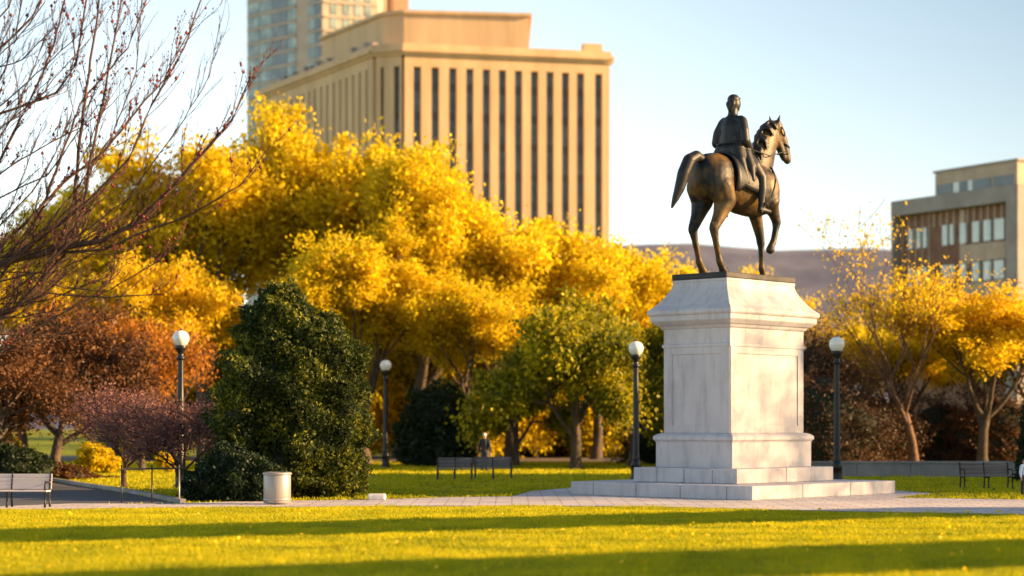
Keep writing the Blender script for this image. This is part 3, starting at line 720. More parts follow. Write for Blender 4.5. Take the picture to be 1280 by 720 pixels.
# left side
proto_tree('rust', 52, 7.2, 9.0, 'rust', 30, .34, .085, bark='bark', levels=4, kids=(3, 4), spread=40, up=.1, trunk=.18, r0=.028)
put_tree('rust', 'ornamental_tree', 66, 78, 'dark rust brown tree with a thick trunk behind the pale bench', 0, (1.0, 1, 1.0))
put_tree('rust', 'ornamental_tree', -30, 72, 'dark rust brown tree cut by the left edge', 70, (.9, 1, .82))
put_tree('rust', 'ornamental_tree', 178, 88, 'glowing orange leaved tree left of the globe lamp', 170, (.62, .7, 1.04), leafmat_='orange')
put_tree('rust', 'ornamental_tree', 120, 90, 'tall orange tree behind the rust brown tree', 215, (.9, .8, 1.14), leafmat_='orange')
proto_tree('plum', 61, 3.6, 5.6, 'purple', 5, .18, .04, bark='twig', levels=5, kids=(2, 4), spread=36, up=.1, trunk=.16, r0=.020)
put_tree('plum', 'ornamental_tree', 232, 60, 'low purple brown twiggy tree touching the tall evergreen', 0, (1.0, .9, .86), cat='small tree')
put_tree('plum', 'ornamental_tree', 155, 66, 'low plum coloured twiggy tree with a dark thin trunk beside the rail fence', 90, (1.1, 1, 1.0), cat='small tree')
put_tree('rust', 'sapling', 783, 128, 'small young tree with pinkish red leaves seen beside the left globe lamp', 0, (.22, .25, .44), cat='small tree', leafmat_='orange')

# ------------------------------------------------------------------ shrubs and evergreens
def bush(name, Y, blobs, leaf, n, size, label, cat='shrub', trunk=True, core=.80, rough=.12, group=None, base_px=None):
    """blobs: (px, py, rx_m, rz_m, dy, ry_m). Leaves on and just under the lobes, round a dark twiggy core"""
    cxm = sum(GX(q[0], Y) for q in blobs)/len(blobs); o = empty(name, (cxm, Y, 0)); tag(o, label, cat, group)
    area = [q[2]*q[3] for q in blobs]; tot = sum(area); pts = []; C_ = []
    for q in blobs:
        c = P(q[0], q[1], Y) - Vector((cxm, Y, 0)); c.y += q[4]; C_.append((c, (q[2], q[5], q[3])))
    for (c, rr), a in zip(C_, area):
        k = int(n*a/tot); d = npr.normal(size=(k, 3)); d /= np.linalg.norm(d, axis=1)[:, None]
        lump = 1+rough*np.sin(d[:, 0]*7+c.x*3)*np.sin(d[:, 1]*6+1)+rough*np.sin(d[:, 2]*9+c.z*2+d[:, 0]*4)
        rad = lump*(1-.22*npr.random(k)**1.5+.05*npr.normal(size=k))
        p = d*rad[:, None]*np.array(rr)+np.array(c)
        pts.append(p[p[:, 2] > .03])
    pts = np.concatenate(pts); link('foliage', np_mesh('foliage', leaf_verts(pts, size), 4), M[leaf], o)
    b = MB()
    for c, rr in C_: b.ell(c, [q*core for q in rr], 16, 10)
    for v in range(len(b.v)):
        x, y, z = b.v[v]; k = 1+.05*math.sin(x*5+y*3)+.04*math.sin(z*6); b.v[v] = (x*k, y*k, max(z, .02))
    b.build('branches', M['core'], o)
    if trunk:
        b = MB(); b.tube([(0, 0, 0), (0, 0, .5), (0, 0, max(q[0].z for q in C_)*.7)], [.14, .10, .05], 8); b.build('trunk', M['bark'], o)
    return o
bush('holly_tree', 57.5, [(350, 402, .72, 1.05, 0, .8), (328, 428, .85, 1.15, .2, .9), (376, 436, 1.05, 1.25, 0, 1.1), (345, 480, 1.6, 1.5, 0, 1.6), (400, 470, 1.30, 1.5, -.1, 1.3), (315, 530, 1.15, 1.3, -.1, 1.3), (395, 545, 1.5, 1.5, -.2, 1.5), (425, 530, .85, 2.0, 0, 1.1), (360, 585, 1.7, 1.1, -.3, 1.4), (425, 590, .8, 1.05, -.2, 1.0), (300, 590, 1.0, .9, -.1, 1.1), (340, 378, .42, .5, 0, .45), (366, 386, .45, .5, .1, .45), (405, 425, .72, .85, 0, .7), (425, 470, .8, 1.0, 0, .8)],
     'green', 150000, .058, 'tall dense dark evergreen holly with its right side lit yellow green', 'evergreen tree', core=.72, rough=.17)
bush('yew_shrub', 54.5, [(262, 606, .75, .62, .3, .9), (300, 598, .9, .85, .2, 1.0), (245, 612, .45, .42, .2, .6), (335, 604, .6, .6, -.1, .7), (285, 580, .6, .6, .6, .7)], 'dark_green', 26000, .05, 'low spreading dark yew at the left foot of the tall evergreen', trunk=False)
bush('yew_shrub', 100, [(545, 520, 1.6, 1.7, 0, 1.8), (530, 545, 1.5, 1.6, 0, 1.5), (560, 545, 1.5, 1.7, 0, 1.5), (545, 565, 1.9, 1.2, 0, 1.8), (520, 560, .8, 1.1, 0, 1), (572, 525, .8, 1.2, .5, .9)], 'dark_green', 20000, .10, 'dark rounded yew behind the two back benches', trunk=False)
bush('leafy_shrub', 84, [(118, 572, .75, .62, 0, .7), (135, 580, .5, .4, .2, .5), (105, 584, .5, .4, -.2, .5)], 'yellow', 5000, .08, 'bright yellow bush behind the asphalt path, left of the purple tree', trunk=False)
bush('leafy_shrub', 86, [(205, 576, .38, .35, 0, .4), (212, 582, .3, .25, 0, .3)], 'yellow', 1600, .08, 'small yellow bush under the low purple brown tree', trunk=False)
bush('leafy_shrub', 74, [(18, 580, 1.1, .8, 0, 1), (38, 588, .9, .6, .2, .8), (-20, 575, 1.1, .9, .2, 1)], 'dark_green', 9000, .06, 'dark green shrub behind the pale bench', trunk=False)
bush('leafy_shrub', 75, [(72, 592, .6, .45, 0, .8), (90, 594, .6, .4, 0, .8)], 'rust', 5000, .05, 'low dark rusty shrub at the right end of the pale bench', trunk=False)
bush('leafy_shrub', 80, [(8, 556, .5, .5, 0, .5), (14, 566, .45, .5, 0, .5)], 'yellow_green', 3000, .08, 'yellow green bush above the dark shrub at the left edge', trunk=False)
bush('leafy_shrub', 77, [(80, 600, .9, .35, 0, .7), (110, 602, .7, .3, 0, .6), (140, 604, .6, .25, 0, .6)], 'rust', 5000, .07, 'low rust brown shrubs along the asphalt path', trunk=False)
for px_, lb_ in ((690, 'dark low shrub by the back wall, left of the black tree trunk'), (745, 'dark low shrub by the back wall, right of the black tree trunk'), (640, 'dark low shrub by the back wall, right of the standing adult')):
    bush('leafy_shrub', 128, [(px_, 566, .9, .7, 0, .8), (px_+12, 568, .8, .5, 0, .8)], 'dark_green', 3000, .09, lb_, trunk=False)
for i, (px, py, Y, rx, rz, lf, lb) in enumerate([(1030, 520, 92, 2.6, 3.0, 'brown_shrub', 'tall brown leafless shrub right behind the pedestal and right globe lamp'),
        (1085, 530, 96, 2.2, 2.2, 'brown_shrub', 'brown shrub between the right globe lamp and the forked trunk'),
        (1180, 535, 100, 2.6, 2.0, 'brown_shrub', 'dark brown shrub behind the low wall, right of the forked trunk'),
        (1250, 530, 98, 2.2, 2.2, 'rust', 'reddish brown shrub behind the right bench'),
        (860, 540, 104, 3.0, 2.0, 'dark_green', 'dark shrub mostly hidden behind the pedestal'),
        (1018, 470, 100, 1.6, 2.6, 'rust', 'tall rust brown shrub above the right globe lamp base')]):
    bush('brown_shrub', Y, [(px, py, rx, rz, 0, 1.5), (px-rx*14, py+18, rx*.7, rz*.7, .3, 1.2), (px+rx*14, py+14, rx*.7, rz*.8, .2, 1.2), (px, py+34, rx*1.1, rz*.6, 0, 1.5)], lf, 24000, .06, lb, trunk=False, core=.62, rough=.3)
for px_, lb_ in ((500, 'tall dark yew behind the left globe lamp of the back path'), (575, 'tall dark yew under the farthest globe lamp'), (632, 'tall dark yew behind the standing adult'), (705, 'tall dark yew behind the black tree trunk')):
    bush('yew_shrub', 139, [(px_, 520, 2.2, 2.2, 0, 1.5), (px_+14, 530, 1.8, 1.9, .4, 1.4), (px_-14, 532, 1.8, 1.7, .4, 1.4), (px_, 545, 2.4, 2.0, 0, 1.5)], 'dark_green', 9000, .12, lb_, trunk=False)
bush('cypress_shrub', 72, [(1290, 560, .55, .9, 0, .6), (1292, 530, .5, .9, 0, .5), (1288, 590, .6, .7, 0, .6)], 'dark_green', 6000, .06, 'dark blue green conifer at the right edge behind the child', trunk=True)

# ------------------------------------------------------------------ near bare tree, trunk left of the frame
bt = tag(empty('bare_tree', (-15.0, 43.5, 0)), 'large bare tree with long dark budding branches reaching in from the left', 'tree')
org = Vector((-15.0, 43.5, 0))
wood = MB(); twig = MB(); buds = []
tp = [(0, 0, 0), (.05, 0, 1.0), (.1, .05, 2.2), (.2, 0, 3.2)]
wood.tube(tp, [.36, .28, .25, .22], 14, caps=False)
def branch(poly, y0, y1, r0, r1, dens=1.0, start=None):
    n = len(poly); pts = []
    for i, (px, py) in enumerate(poly):
        t = i/(n-1); pts.append(P(px, py, y0+(y1-y0)*t)-org)
    if start is not None: pts = [Vector(start)] + pts
    # resample with slight crookedness
    q = [pts[0]]
    for a, c in zip(pts, pts[1:]):
        k = max(1, int((c-a).length/.28))
        for j in range(1, k+1):
            q.append(a.lerp(c, j/k)+(Vector([rnd.uniform(-1, 1)*.018 for _ in range(3)]) if j < k else Vector()))
    m = len(q); rr = [r0+(r1-r0)*(i/(m-1))**.8 for i in range(m)]
    twig.tube(q, [v_*1.35 for v_ in rr], 6, caps=False)
    for i in range(2, m-1):
        if q[i].x+org.x < -13.5: continue
        for _ in range(2):
            if rnd.random() < .72*dens: side(q[i], (q[min(i+1, m-1)]-q[i-1]).normalized(), rnd.uniform(.4, 1.7)*(1-.45*i/m), max(.009, rr[i]*.5), 0)
    side(q[-1], (q[-1]-q[-2]).normalized(), .8, r1, 0)
def side(p, d, L, rad, lv):
    ax = Vector([rnd.uniform(-1, 1), rnd.uniform(-1, 1)*.9, rnd.uniform(-.5, 1.0)]); nd = (d+ax*.62+Vector((.1, 0, .18))).normalized()
    pts = [p]; k = 5
    for i in range(k):
        nd = (nd+Vector([rnd.uniform(-.14, .14) for _ in range(3)])+Vector((0, 0, .05))).normalized(); pts.append(pts[-1]+nd*L/k)
    twig.tube(pts, [rad*(1-.55*i/k) for i in range(k+1)], 4, caps=False)
    for i in range(1, k+1):
        if rnd.random() < .26: buds.append(pts[i]+Vector([rnd.uniform(-.02, .02) for _ in range(3)]))
        if lv < 2 and rnd.random() < (.55 if lv == 0 else .35): side(pts[i], nd, L*rnd.uniform(.35, .6), rad*.6, lv+1)
s0 = (.2, 0, 3.2); s1 = (.12, .05, 2.4)
branch([(-60, 348), (0, 330), (60, 315), (130, 300), (170, 280), (215, 235), (255, 190), (290, 150), (312, 100)], 43, 42.2, .11, .015, .8, s0)
branch([(60, 317), (130, 312), (190, 286), (240, 268), (300, 232), (332, 190)], 42.9, 41.5, .030, .008, .7)
branch([(-60, 440), (0, 400), (40, 368), (75, 310), (93, 250), (98, 190), (108, 110), (122, 20), (128, -40)], 43.5, 44, .07, .014, .8, s0)
branch([(20, 386), (80, 320), (104, 262), (113, 200), (132, 110), (150, 10), (158, -40)], 43.2, 43, .04, .012, .8)
branch([(-60, 330), (20, 318), (70, 285), (120, 242), (160, 200), (190, 130), (230, 60), (262, -30)], 43, 42.5, .045, .011, .8, s0)
branch([(-60, 200), (0, 142), (40, 128), (70, 116), (95, 80), (112, -20)], 44, 44.5, .05, .014, 1.0, (.3, 0, 3.6))
branch([(-60, 110), (0, 60), (40, 22), (60, -20)], 44, 44.3, .045, .015, 1.0, (.3, 0, 3.8))
branch([(40, 345), (80, 360), (135, 364), (200, 325), (238, 288)], 42.8, 42.0, .028, .007, .6, s1)
branch([(-40, 415), (0, 392), (60, 366), (135, 372), (205, 368)], 43, 42.2, .040, .009, .6, s1)
branch([(-50, 352), (0, 310), (40, 270), (80, 228), (130, 190), (170, 140), (205, 100), (242, 30)], 43, 44, .045, .010, .9, s0)
branch([(-50, 300), (10, 180), (40, 120), (66, 60), (85, -20)], 43.5, 44.5, .045, .012, 1.0, (.3, 0, 3.6))
branch([(-50, 470), (10, 432), (60, 400), (110, 375), (150, 340)], 43, 42.4, .040, .008, .9, s1)
branch([(-50, 420), (20, 320), (52, 262), (75, 200), (100, 130), (160, 60), (190, -20)], 43.5, 44.5, .045, .010, .9, s0)
branch([(-40, 250), (10, 210), (60, 180), (100, 160), (140, 130)], 43.8, 44.6, .035, .008, 1.0, (.3, 0, 3.6))
branch([(-40, 60), (10, 10), (30, -30)], 43.8, 44.6, .035, .012, 1.0, (.3, 0, 3.8))
branch([(-40, 170), (0, 100), (20, 50), (30, -20)], 43.2, 42.6, .035, .010, 1.0, (.3, 0, 3.8))
branch([(-50, 370), (0, 352), (50, 340), (90, 300), (140, 262), (190, 232)], 42.6, 41.6, .035, .008, .9, s0)
branch([(-50, 300), (0, 282), (40, 240), (70, 190), (90, 140)], 42.8, 42, .035, .008, .9, s0)
branch([(150, 262), (190, 205), (230, 150), (262, 95), (275, 30)], 42.6, 42, .012, .006, .9)
branch([(60, 280), (100, 230), (140, 170), (170, 90), (178, 0)], 43, 43.6, .018, .007, .9)
for i in range(9):
    x0 = rnd.uniform(-50, -20); y0_ = rnd.uniform(330, 470); x1 = rnd.uniform(70, 190); y1_ = y0_-rnd.uniform(10, 170)
    branch([(x0, y0_), ((x0+x1)/2+rnd.uniform(-15, 15), (y0_+y1_)/2+rnd.uniform(5, 25)), (x1, y1_)], rnd.uniform(42.5, 44.5), rnd.uniform(41.5, 45), .028, .007, .9, s1 if i % 2 else s0)
for i in range(7):
    x0 = rnd.uniform(-50, -20); y0_ = rnd.uniform(80, 330); x1 = rnd.uniform(40, 130); y1_ = y0_-rnd.uniform(60, 200)
    branch([(x0, y0_), ((x0+x1)/2+rnd.uniform(-5, 15), (y0_+y1_)/2+rnd.uniform(0, 25)), (x1, y1_)], rnd.uniform(42.5, 44.5), rnd.uniform(41.5, 45), .028, .008, .9, (.3, 0, 3.6))
wood.build('trunk', M['bark_warm'], bt); twig.build('branches', M['twig'], bt)
bm_ = MB()
for p in buds[:5200]:
    s_ = rnd.uniform(.010, .022) if rnd.random() < .90 else rnd.uniform(.028, .045)
    x, y, z = p; bm_.add([(x+s_, y, z), (x-s_, y, z), (x, y+s_, z), (x, y-s_, z), (x, y, z+s_*1.4), (x, y, z-s_*1.2)], [(0,2,4),(2,1,4),(1,3,4),(3,0,4),(2,0,5),(1,2,5),(3,1,5),(0,3,5)], True)
tag(bm_.build('buds', M['bud'], bt), kind='stuff'); print('twig faces', len(twig.f), 'buds', len(buds))

# ------------------------------------------------------------------ tan office block
def wall_frame(a, c):
    """matrix: x along the wall a->c, y out of the wall towards the viewer side, z up"""
    d = (Vector((c[0], c[1], 0))-Vector((a[0], a[1], 0))); L = d.length; d.normalize(); n = Vector((d.y, -d.x, 0))
    return Matrix(((d.x, n.x, 0, a[0]), (d.y, n.y, 0, a[1]), (0, 0, 1, 0), (0, 0, 0, 1))), L
ob = tag(empty('office_building', (0, 250, 0)), 'massive tan stone office block with tall narrow window strips', 'building')
OI = Matrix.Translation((0, -250, 0))
p0 = (GX(333, 284), 284.0); p1 = (GX(473, 251), 251.0); p2 = (GX(504.5, 250), 250.0); p3 = (GX(760, 256), 256.0); p4 = (GX(748, 297), 297.0); p5 = (p0[0]+6, p4[1]+12)
def zat(py, Y): return CZ-(py-HOR)/F*Y
ZT = zat(55, 250)   # cornice top
body = MB(); vs0 = [p0, p1, p2, p3, p4, p5]
body.prism([(x, y-250) for x, y in vs0], 0, ZT-.9)
def piece(mb, Mx, x0, x1, y0, y1, z0, z1): mb.box((x0, y0, z0), (x1, y1, z1), OI @ Mx)
cor = MB(); wins = []
zw = zat(84, 250)
Mx, L = wall_frame(p2, p3)
# front: 12 windows, piers between
xs_px = [519+20.15*i for i in range(12)]; k = L/255.5
wx = [(q-504.5)*k*(1) for q in [520, 542, 563.5, 584.5, 605, 625, 645, 665, 684.5, 704, 723, 746]]
ww = 1.0
edges = [0]+[e for q in wx for e in (q-ww/2, q+ww/2)]+[L]
for i in range(0, len(edges), 2): piece(body, Mx, edges[i]+(0.0 if i else 0), edges[i+1], -.02, .85, 0, zw)
for q in wx: wins.append((Mx, q-ww/2, q+ww/2, 0, zw))
piece(body, Mx, 0, L, -.02, .86, zw+.002, ZT-1.6)
Mf, Lf = wall_frame(p1, p2)
wf = [.32*Lf*1.0, .86*Lf]; 
fe = [0, .18*Lf, .30*Lf, .70*Lf, .93*Lf, Lf]
piece(body, Mf, 0, fe[1], -.02, .85, 0, zw); piece(body, Mf, fe[2], fe[3], -.02, .85, 0, zw); piece(body, Mf, fe[4], Lf, -.02, .85, 0, zw); piece(body, Mf, 0, Lf, -.02, .86, zw+.002, ZT-1.6)
wins.append((Mf, fe[3], fe[4], 0, zw)); wins.append((Mf, fe[1], fe[2], 0, zw))
Ml, Ll = wall_frame(p0, p1)
nwl = 17; e2 = [0]
for i in range(nwl):
    c = Ll*(.05+.93*(i+.5)/nwl); e2 += [c-.32, c+.32]; wins.append((Ml, c-.32, c+.32, 0, zw))
e2.append(Ll)
for i in range(0, len(e2), 2): piece(body, Ml, e2[i], e2[i+1], -.02, .85, 0, zw)
piece(body, Ml, 0, Ll, -.02, .86, zw+.002, ZT-1.6)
body.build('wall', M['tan'], ob)
for Mx_, L_ in ((Mx, L), (Mf, Lf), (Ml, Ll)):
    e_ = .45
    piece(cor, Mx_, -e_, L_+e_, -.3, 1.15, ZT-1.6, ZT-1.2); piece(cor, Mx_, -e_, L_+e_, -.3, 1.55, ZT-1.198, ZT-.75); piece(cor, Mx_, -e_*.5, L_+e_*.5, -.3, .95, ZT-.748, ZT)
cor.build('cornice', M['tan'], ob)
for i, (Mq, x0, x1, z0, z1) in enumerate(wins):
    b = MB(); b.box((-(x1-x0)/2, -.05, z0), ((x1-x0)/2, .10, z1)); o = b.build('window', M['strip_glass'], ob)
    o.matrix_local = OI @ Mq @ Matrix.Translation(((x0+x1)/2, .02, 0))
# roof storey
ph = MB(); zr = zat(16, 254)
q1 = (GX(478, 256), 256); q2 = (GX(505, 254.5), 254.5); q3 = (GX(661, 256.6), 256.6); q0 = (GX(402, 272), 272)
ph.prism([(x, y-250) for x, y in (q0, q1, q2, q3, (GX(658, 292), 292), (q0[0]+4, 300))], ZT-.9, zr)
ph.build('roof_storey', M['tan'], ob)
b = MB(); b.prism([(x, y-250) for x, y in ((q0[0]-.3, q0[1]-.3), (q1[0]-.2, q1[1]-.4), (q2[0], q2[1]-.4), (q3[0]+.4, q3[1]-.4), (GX(659, 292.5), 292.5), (q0[0]+3.6, 300.3))], zr+.002, zr+.45); b.build('roof_coping', M['tan'], ob)
b = MB()
for i in range(16):
    Mt = OI @ Ml @ Matrix.Translation((4+i*(Ll-6)/16, -1.2, ZT)); hgt = rnd.uniform(.5, 1.6)
    b = MB(); b.cbox((0, 0, hgt/2), (rnd.uniform(.5, 1.6), .8, hgt), Mt); b.build('roof_vent', M['concrete'], ob)
b = MB(); b.cbox((0, 0, .7), (2.6, 1.2, 1.4), OI @ Mx @ Matrix.Translation((L-2, -.8, ZT-.2))); b.build('parapet_box', M['tan'], ob)

# ------------------------------------------------------------------ glass tower
tw = tag(empty('glass_tower', (0, 400, 0)), 'tall grey green glass and stone tower rising behind the tan office block', 'building')
TI = Matrix.Translation((0, -400, 0)); t0 = (GX(309, 416), 416.0); t1 = (GX(403, 400), 400.0); t2 = (GX(473, 404.2), 404.2); HT = 118
b = MB(); b.prism([(x, y-400) for x, y in (t0, t1, t2, (t2[0]+4, 432), (t0[0]+3, 440))], 0, HT); b.build('wall', M['tower_stone'], tw)
Ma, La = wall_frame(t0, t1); Mb_, Lb = wall_frame(t1, t2)
def tpane(Mq, x0, x1, mat, d=.12, name='window'):
    b = MB(); b.box((-(x1-x0)/2, -.05, 8), ((x1-x0)/2, d, HT-2)); o = b.build(name, mat, tw); o.matrix_local = TI @ Mq @ Matrix.Translation(((x0+x1)/2, .02, 0))
M['tower_dark'] = glassmat('tower_dark_glass', (.12, .15, .16), (.18, .21, .22), 3.0, 5, (.09, .09, .09), .12)
f_ = lambda px: (px-309)/94*La
tpane(Ma, f_(311), f_(325), M['tower_glass']); tpane(Ma, f_(326), f_(341), M['tower_glass']); tpane(Ma, f_(342), f_(360), M['tower_dark']); tpane(Ma, f_(361), f_(371), M['tower_glass']); tpane(Ma, f_(386), f_(394), M['tower_glass']); tpane(Ma, f_(395), f_(402), M['tower_dark'])
g_ = lambda px: (px-403)/70*Lb
for a in (413, 429, 443, 456): tpane(Mb_, g_(a), g_(a+8), M['tower_glass'])
b = MB()
for k_ in range(38):
    z = 6+k_*3.0
    for Mq, x0, x1 in ((Ma, f_(310), f_(371)), (Ma, f_(386), f_(402.5)), (Mb_, g_(404), g_(472.5))): b.box((x0, .13, z), (x1, .32, z+.55), TI @ Mq)
b.build('floor_bands', M['tower_stone'], tw)
b = MB(); b.prism([(GX(474, 408), 8), (GX(484, 408), 8.4), (GX(484, 408)+2, 30), (GX(474, 408)+2, 30)], 0, HT-14); b.build('side_wing', M['spandrel'], tw)
b = MB(); b.prism([(GX(486.5, 408), 8.4), (GX(492, 408), 8.8), (GX(492, 408)+2, 30), (GX(486, 408)+2.2, 30)], 0, HT-14); b.build('side_pier', M['brick'], tw)

# ------------------------------------------------------------------ brick building at the right
bb = tag(empty('brick_building', (0, 180, 0)), 'flat roofed brown brick and concrete building at the right edge', 'building')
BI = Matrix.Translation((0, -180, 0)); r0 = (GX(1114, 194.3), 194.3); r1 = (GX(1271, 180), 180.0); r2 = (r1[0]+20, r1[1]+13.5); ZB = zat(230, 180)
Mr, Lr = wall_frame(r0, r1); M2, L2 = wall_frame(r1, r2)
b = MB(); off = Vector((r1[1]-r0[1], -(r1[0]-r0[0]))).normalized()
inner = [(r0[0]-off.x*1.0, r0[1]-off.y*1.0-180), (r1[0]-off.x*1.0, r1[1]-off.y*1.0-180)]
b.prism([inner[0], inner[1], (r1[0], r1[1]-180+.02), (r2[0], r2[1]-180), (r2[0]-6, r2[1]-180+14), (r0[0]+12, r0[1]-180+14)], 0, ZB-.6)
b.build('brick_wall', M['brick'], bb)
b = MB(); u = lambda px: (px-130)/600*Lr
def pr(mb, x0, x1, z0, z1, y0=-1.0, y1=0.0, Mq=Mr): mb.box((x0, y0, z0), (x1, y1, z1), BI @ Mq)
pr(b, 0, Lr, ZB-1.5, ZB, -1.2, .05); pr(b, 0, .25, 0, ZB-1.502, -1.2, .0); pr(b, Lr-1.35, Lr, 0, ZB-1.502, -1.2, .03)
b.box((0, -.4, 0), (L2, .12, ZB+.002), BI @ M2)
b.build('concrete_frame', M['concrete'], bb)
b = MB(); pr(b, u(440), u(652), 17.9, 19.6, -1.0, -.80); pr(b, u(440), u(652), 14.2, 15.9, -1.0, -.80); pr(b, u(440), u(460), 19.602, ZB-1.6, -1.0, -.82); b.build('spandrels', M['spandrel'], bb)
for z0, z1 in ((19.75, 21.75), (16.0, 17.8), (12.2, 14.1)):
    for xc, wv in ((200, 20), (240, 15), (272, 15), (370, 24), (403, 15), (457, 28), (517, 30), (570, 32), (625, 44)):
        b = MB(); pr(b, u(xc-wv/2), u(xc+wv/2), z0, z1, -1.02, -.72); o = b.build('window', M['pale_glass'], bb)
b = MB()
for i in range(11): pr(b, u(310+i*32), u(316+i*32), ZB-3.0, ZB-1.52, -.99, -.86)
for i in range(5): pr(b, u(150+i*34), u(154+i*34), 10, ZB-1.52, -.99, -.90)
b.build('piers', M['spandrel'], bb)
# roof storey
zp = zat(201.5, 180.5); xa = u(345)
b = MB(); b.box((xa, -8, ZB), (Lr-.1, -.15, zp), BI @ Mr); b.build('roof_storey', M['spandrel'], bb)
b = MB(); b.box((xa-.2, -8.2, zp+.002), (Lr+.1, -.02, zp+.22), BI @ Mr); b.build('roof_edge', M['concrete'], bb)
for x0, x1, mt in ((355, 430, 'dark_glass'), (436, 462, 'pale_glass'), (466, 500, 'dark_glass'), (504, 524, 'pale_glass'), (530, 610, 'dark_glass'), (622, 715, 'dark_glass')):
    b = MB(); pr(b, u(x0), u(x1), ZB+.05, ZB+1.0, -.2, -.08); b.build('window', M[mt], bb)
b = MB(); b.box((0, -.3, ZB), (7, .1, zp-.3), BI @ M2); b.build('side_parapet', M['spandrel'], bb)

# ------------------------------------------------------------------ people
def person(name, px, Y, Hh, rz, jacket, legs, label, hat=None, bend=0.):
    k = Hh/1.75; o = tag(empty(name, (GX(px, Y), Y, 0), R(rz), k), label, 'person')
    b = MB()      # continuous body
    b.chain([(0, 0, .95, .14), (0, 0, 1.15, .125), (0, 0, 1.35, .15)]); b.chain([(-.15, 0, 1.42, .06), (.15, 0, 1.42, .06)]); b.cap((0, .0, 1.45), .055, (0, -.01, 1.55), .05)
    b.ell((0, -.01, 1.645), (.075, .092, .112)); b.ell((0, -.105, 1.635), (.014, .024, .022), 8, 6); b.ell((0, -.09, 1.595), (.026, .012, .008), 8, 5)
    for s in (-1, 1):
        b.ell((s*.078, 0, 1.64), (.012, .02, .03), 8, 6); b.ell((s*.03, -.088, 1.66), (.013, .01, .009), 8, 5)
        b.chain([(s*.10, 0, .92, .095), (s*.11, -.01, .52, .065), (s*.12, .01, .10, .042)]); b.chain([(s*.12, .03, .05, .045), (s*.135, -.14, .035, .038)])
        b.chain([(s*.19, 0, 1.40, .055), (s*.25, .02, 1.12, .043), (s*.27, -.06, .88, .032)]); b.ell((s*.275, -.075, .82), (.022, .04, .05), 10, 7)
        for q_ in range(4): b.chain([(s*.28, -.105+.02*q_, .785, .011), (s*.28, -.11+.02*q_, .745, .010), (s*.268, -.115+.02*q_, .715, .009)])
        b.chain([(s*.27, -.11, .83, .012), (s*.262, -.135, .795, .010)])
    b.remesh('body', M['skin'], .012, o, 2)
    b = MB(); b.chain([(0, 0, .90, .165), (0, 0, 1.15, .155), (0, 0, 1.36, .172)]); b.chain([(-.16, 0, 1.42, .078), (.16, 0, 1.42, .078)])
    for s in (-1, 1): b.chain([(s*.19, 0, 1.40, .075), (s*.25, .02, 1.12, .062), (s*.27, -.05, .91, .050)])
    b.remesh('jacket', jacket, .018, o, 3)
    b = MB()
    for s in (-1, 1): b.chain([(s*.085, 0, .93, .12), (s*.11, -.01, .52, .085), (s*.12, .01, .12, .065)])
    b.remesh('trousers', legs, .018, o, 3)
    b = MB()
    for s in (-1, 1): b.chain([(s*.12, .03, .055, .054), (s*.135, -.14, .042, .046)])
    b.remesh('shoes', M['cloth_dark'], .014, o, 2)
    b = MB(); b.ell((0, .012, 1.685), (.088, .098, .088))
    if hat: b.box((-.07, -.17, 1.695), (.07, -.06, 1.71)); b.remesh('cap', hat, .012, o, 2)
    else: b.ell((0, .05, 1.62), (.08, .06, .08)); b.remesh('hair', M['hair'], .012, o, 2)
    return o
person('person', 1280, 58.2, 1.12, 35, M['cloth_blue'], M['cloth_dark'], 'child in a light blue jacket and dark trousers at the right edge of the path')
person('person', 606, 88, 1.75, 160, M['cloth_dark'], M['cloth_coat'], 'adult in dark clothes and a white cap standing behind the back benches', M['cloth_white'])

# ------------------------------------------------------------------ unseen shadow casters added off to the right
def shadow_row(c_int, x_from, x_to, zc, th, n, lab):
    """added out-of-view leaf boxes on stems; one raised shadow-casting bar along Y = c + .5 X"""
    d = Vector((1, .5, 0)).normalized(); ln = (Vector((x_to, c_int+.5*x_to, 0))-Vector((x_from, c_int+.5*x_from, 0))).length/n
    mt = None
    for i in range(n):
        x = x_from+(x_to-x_from)*(i+.5)/n; o = empty('shadow_tree', (x, c_int+.5*x, 0), math.atan2(.5, 1)); tag(o, lab, 'tree', 'unseen clipped trees added to cast the lawn shadow bands')
        if mt is None:
            b = MB(); b.tube([(0, 0, 0), (0, 0, zc)], [.10, .07], 8); tm = b.mesh('trunk'); tm.materials.append(M['bark'])
            pts = (npr.random((9000, 3))-.5)*np.array([ln+.1, .55, th]); lm = np_mesh('crown', leaf_verts(pts, .08), 4); lm.materials.append(M['yellow_green'])
            b = MB(); b.box((-ln/2, -.2, -th/2+.06), (ln/2, .2, th/2-.06)); cm = b.mesh('branches'); cm.materials.append(M['core']); mt = 1
        link('trunk', tm, None, o); q_ = link('crown', lm, None, o); q_.location.z = zc; q_ = link('branches', cm, None, o); q_.location.z = zc
tanE = math.tan(R(SUN_EL)); dX = math.cos(R(SUN_AZ))/tanE; dY = -math.sin(R(SUN_AZ))/tanE    # shadow shift per metre of height: (-dX, +dY)
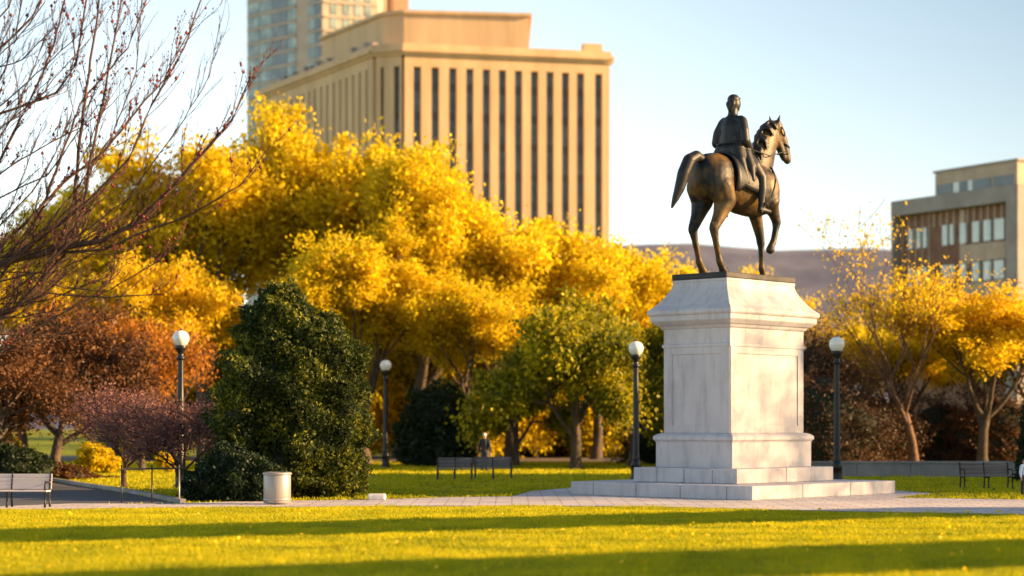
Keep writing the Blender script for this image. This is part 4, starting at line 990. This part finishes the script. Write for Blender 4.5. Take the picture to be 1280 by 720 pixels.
per = dY+.5*dX
for cc, cw in ((42.1, 5.2), (28.3, 5.8)):
    zc = 8.6; th = cw/per-.10; cb = cc-per*zc
    # a point of the row at height z throws onto intercept cb+per*z ; band X -16..16
    shadow_row(cb, -17+dX*zc, 15+dX*zc, zc, th, 8, 'added unseen clipped tree on a tall stem, casting a shadow band on the lawn')
def block(name, x0, x1, y0, y1, hgt, label):
    o = tag(empty(name, (x0, y0, 0)), label, 'building'); b = MB(); b.box((0, 0, 0), (x1-x0, y1-y0, hgt)); b.build('wall', M['brick'], o)
    b = MB(); b.box((-.3, -.3, hgt+.002), (x1-x0+.3, y1-y0+.3, hgt+.5)); b.build('cornice', M['concrete'], o)
    for fl in range(int(hgt//3.6)):
        for i in range(int((y1-y0)//4)):
            b = MB(); y = 1.4+i*4; z = 1.2+fl*3.6; b.box((-.06, y, z), (.04, y+1.3, z+1.9)); b.build('window', M['dark_glass'], o)
block('shadow_block', 62, 76, 56.5, 78, 19.4, 'added unseen brown brick block off to the right, shading the back lawn, nearer one')  # unseen block, added and sized to shade the back lawn
block('shadow_block', 62, 78, 98, 150, 15.5, 'added unseen long brown brick block off to the right, shading the tree trunks, farther one')  # second unseen block, added to shade the lower trunks; gap leaves a lit strip

proto_tree('filter_elm', 91, 26, 12, 'yellow', 16, 3.6, .11, levels=4, kids=(3, 4), spread=22, r0=.006, up=.5, trunk=.35)  # added unseen tree; its sparse crown filters the sun reaching the pedestal
tx_ = 66; put_tree('filter_elm', 'elm_tree', 0, 1, 'very tall thin yellow tree added outside the picture to dim the sun on the pedestal', 0, (1, 1, .97)).location = (tx_, 59.6-(tx_-6.9)*math.tan(R(-SUN_AZ)), 0)
# fallen leaves
k = 520; X = npr.uniform(-11, 12, k); Y = npr.uniform(27, 49, k); c = np.stack([X, Y, np.full(k, .065)], 1)
tag(link('fallen_leaves', np_mesh('fallen_leaves', leaf_verts(c, .045, .85), 4), M['yellow_orange']), 'fallen amber leaves scattered over the lawn', 'leaves', kind='stuff')
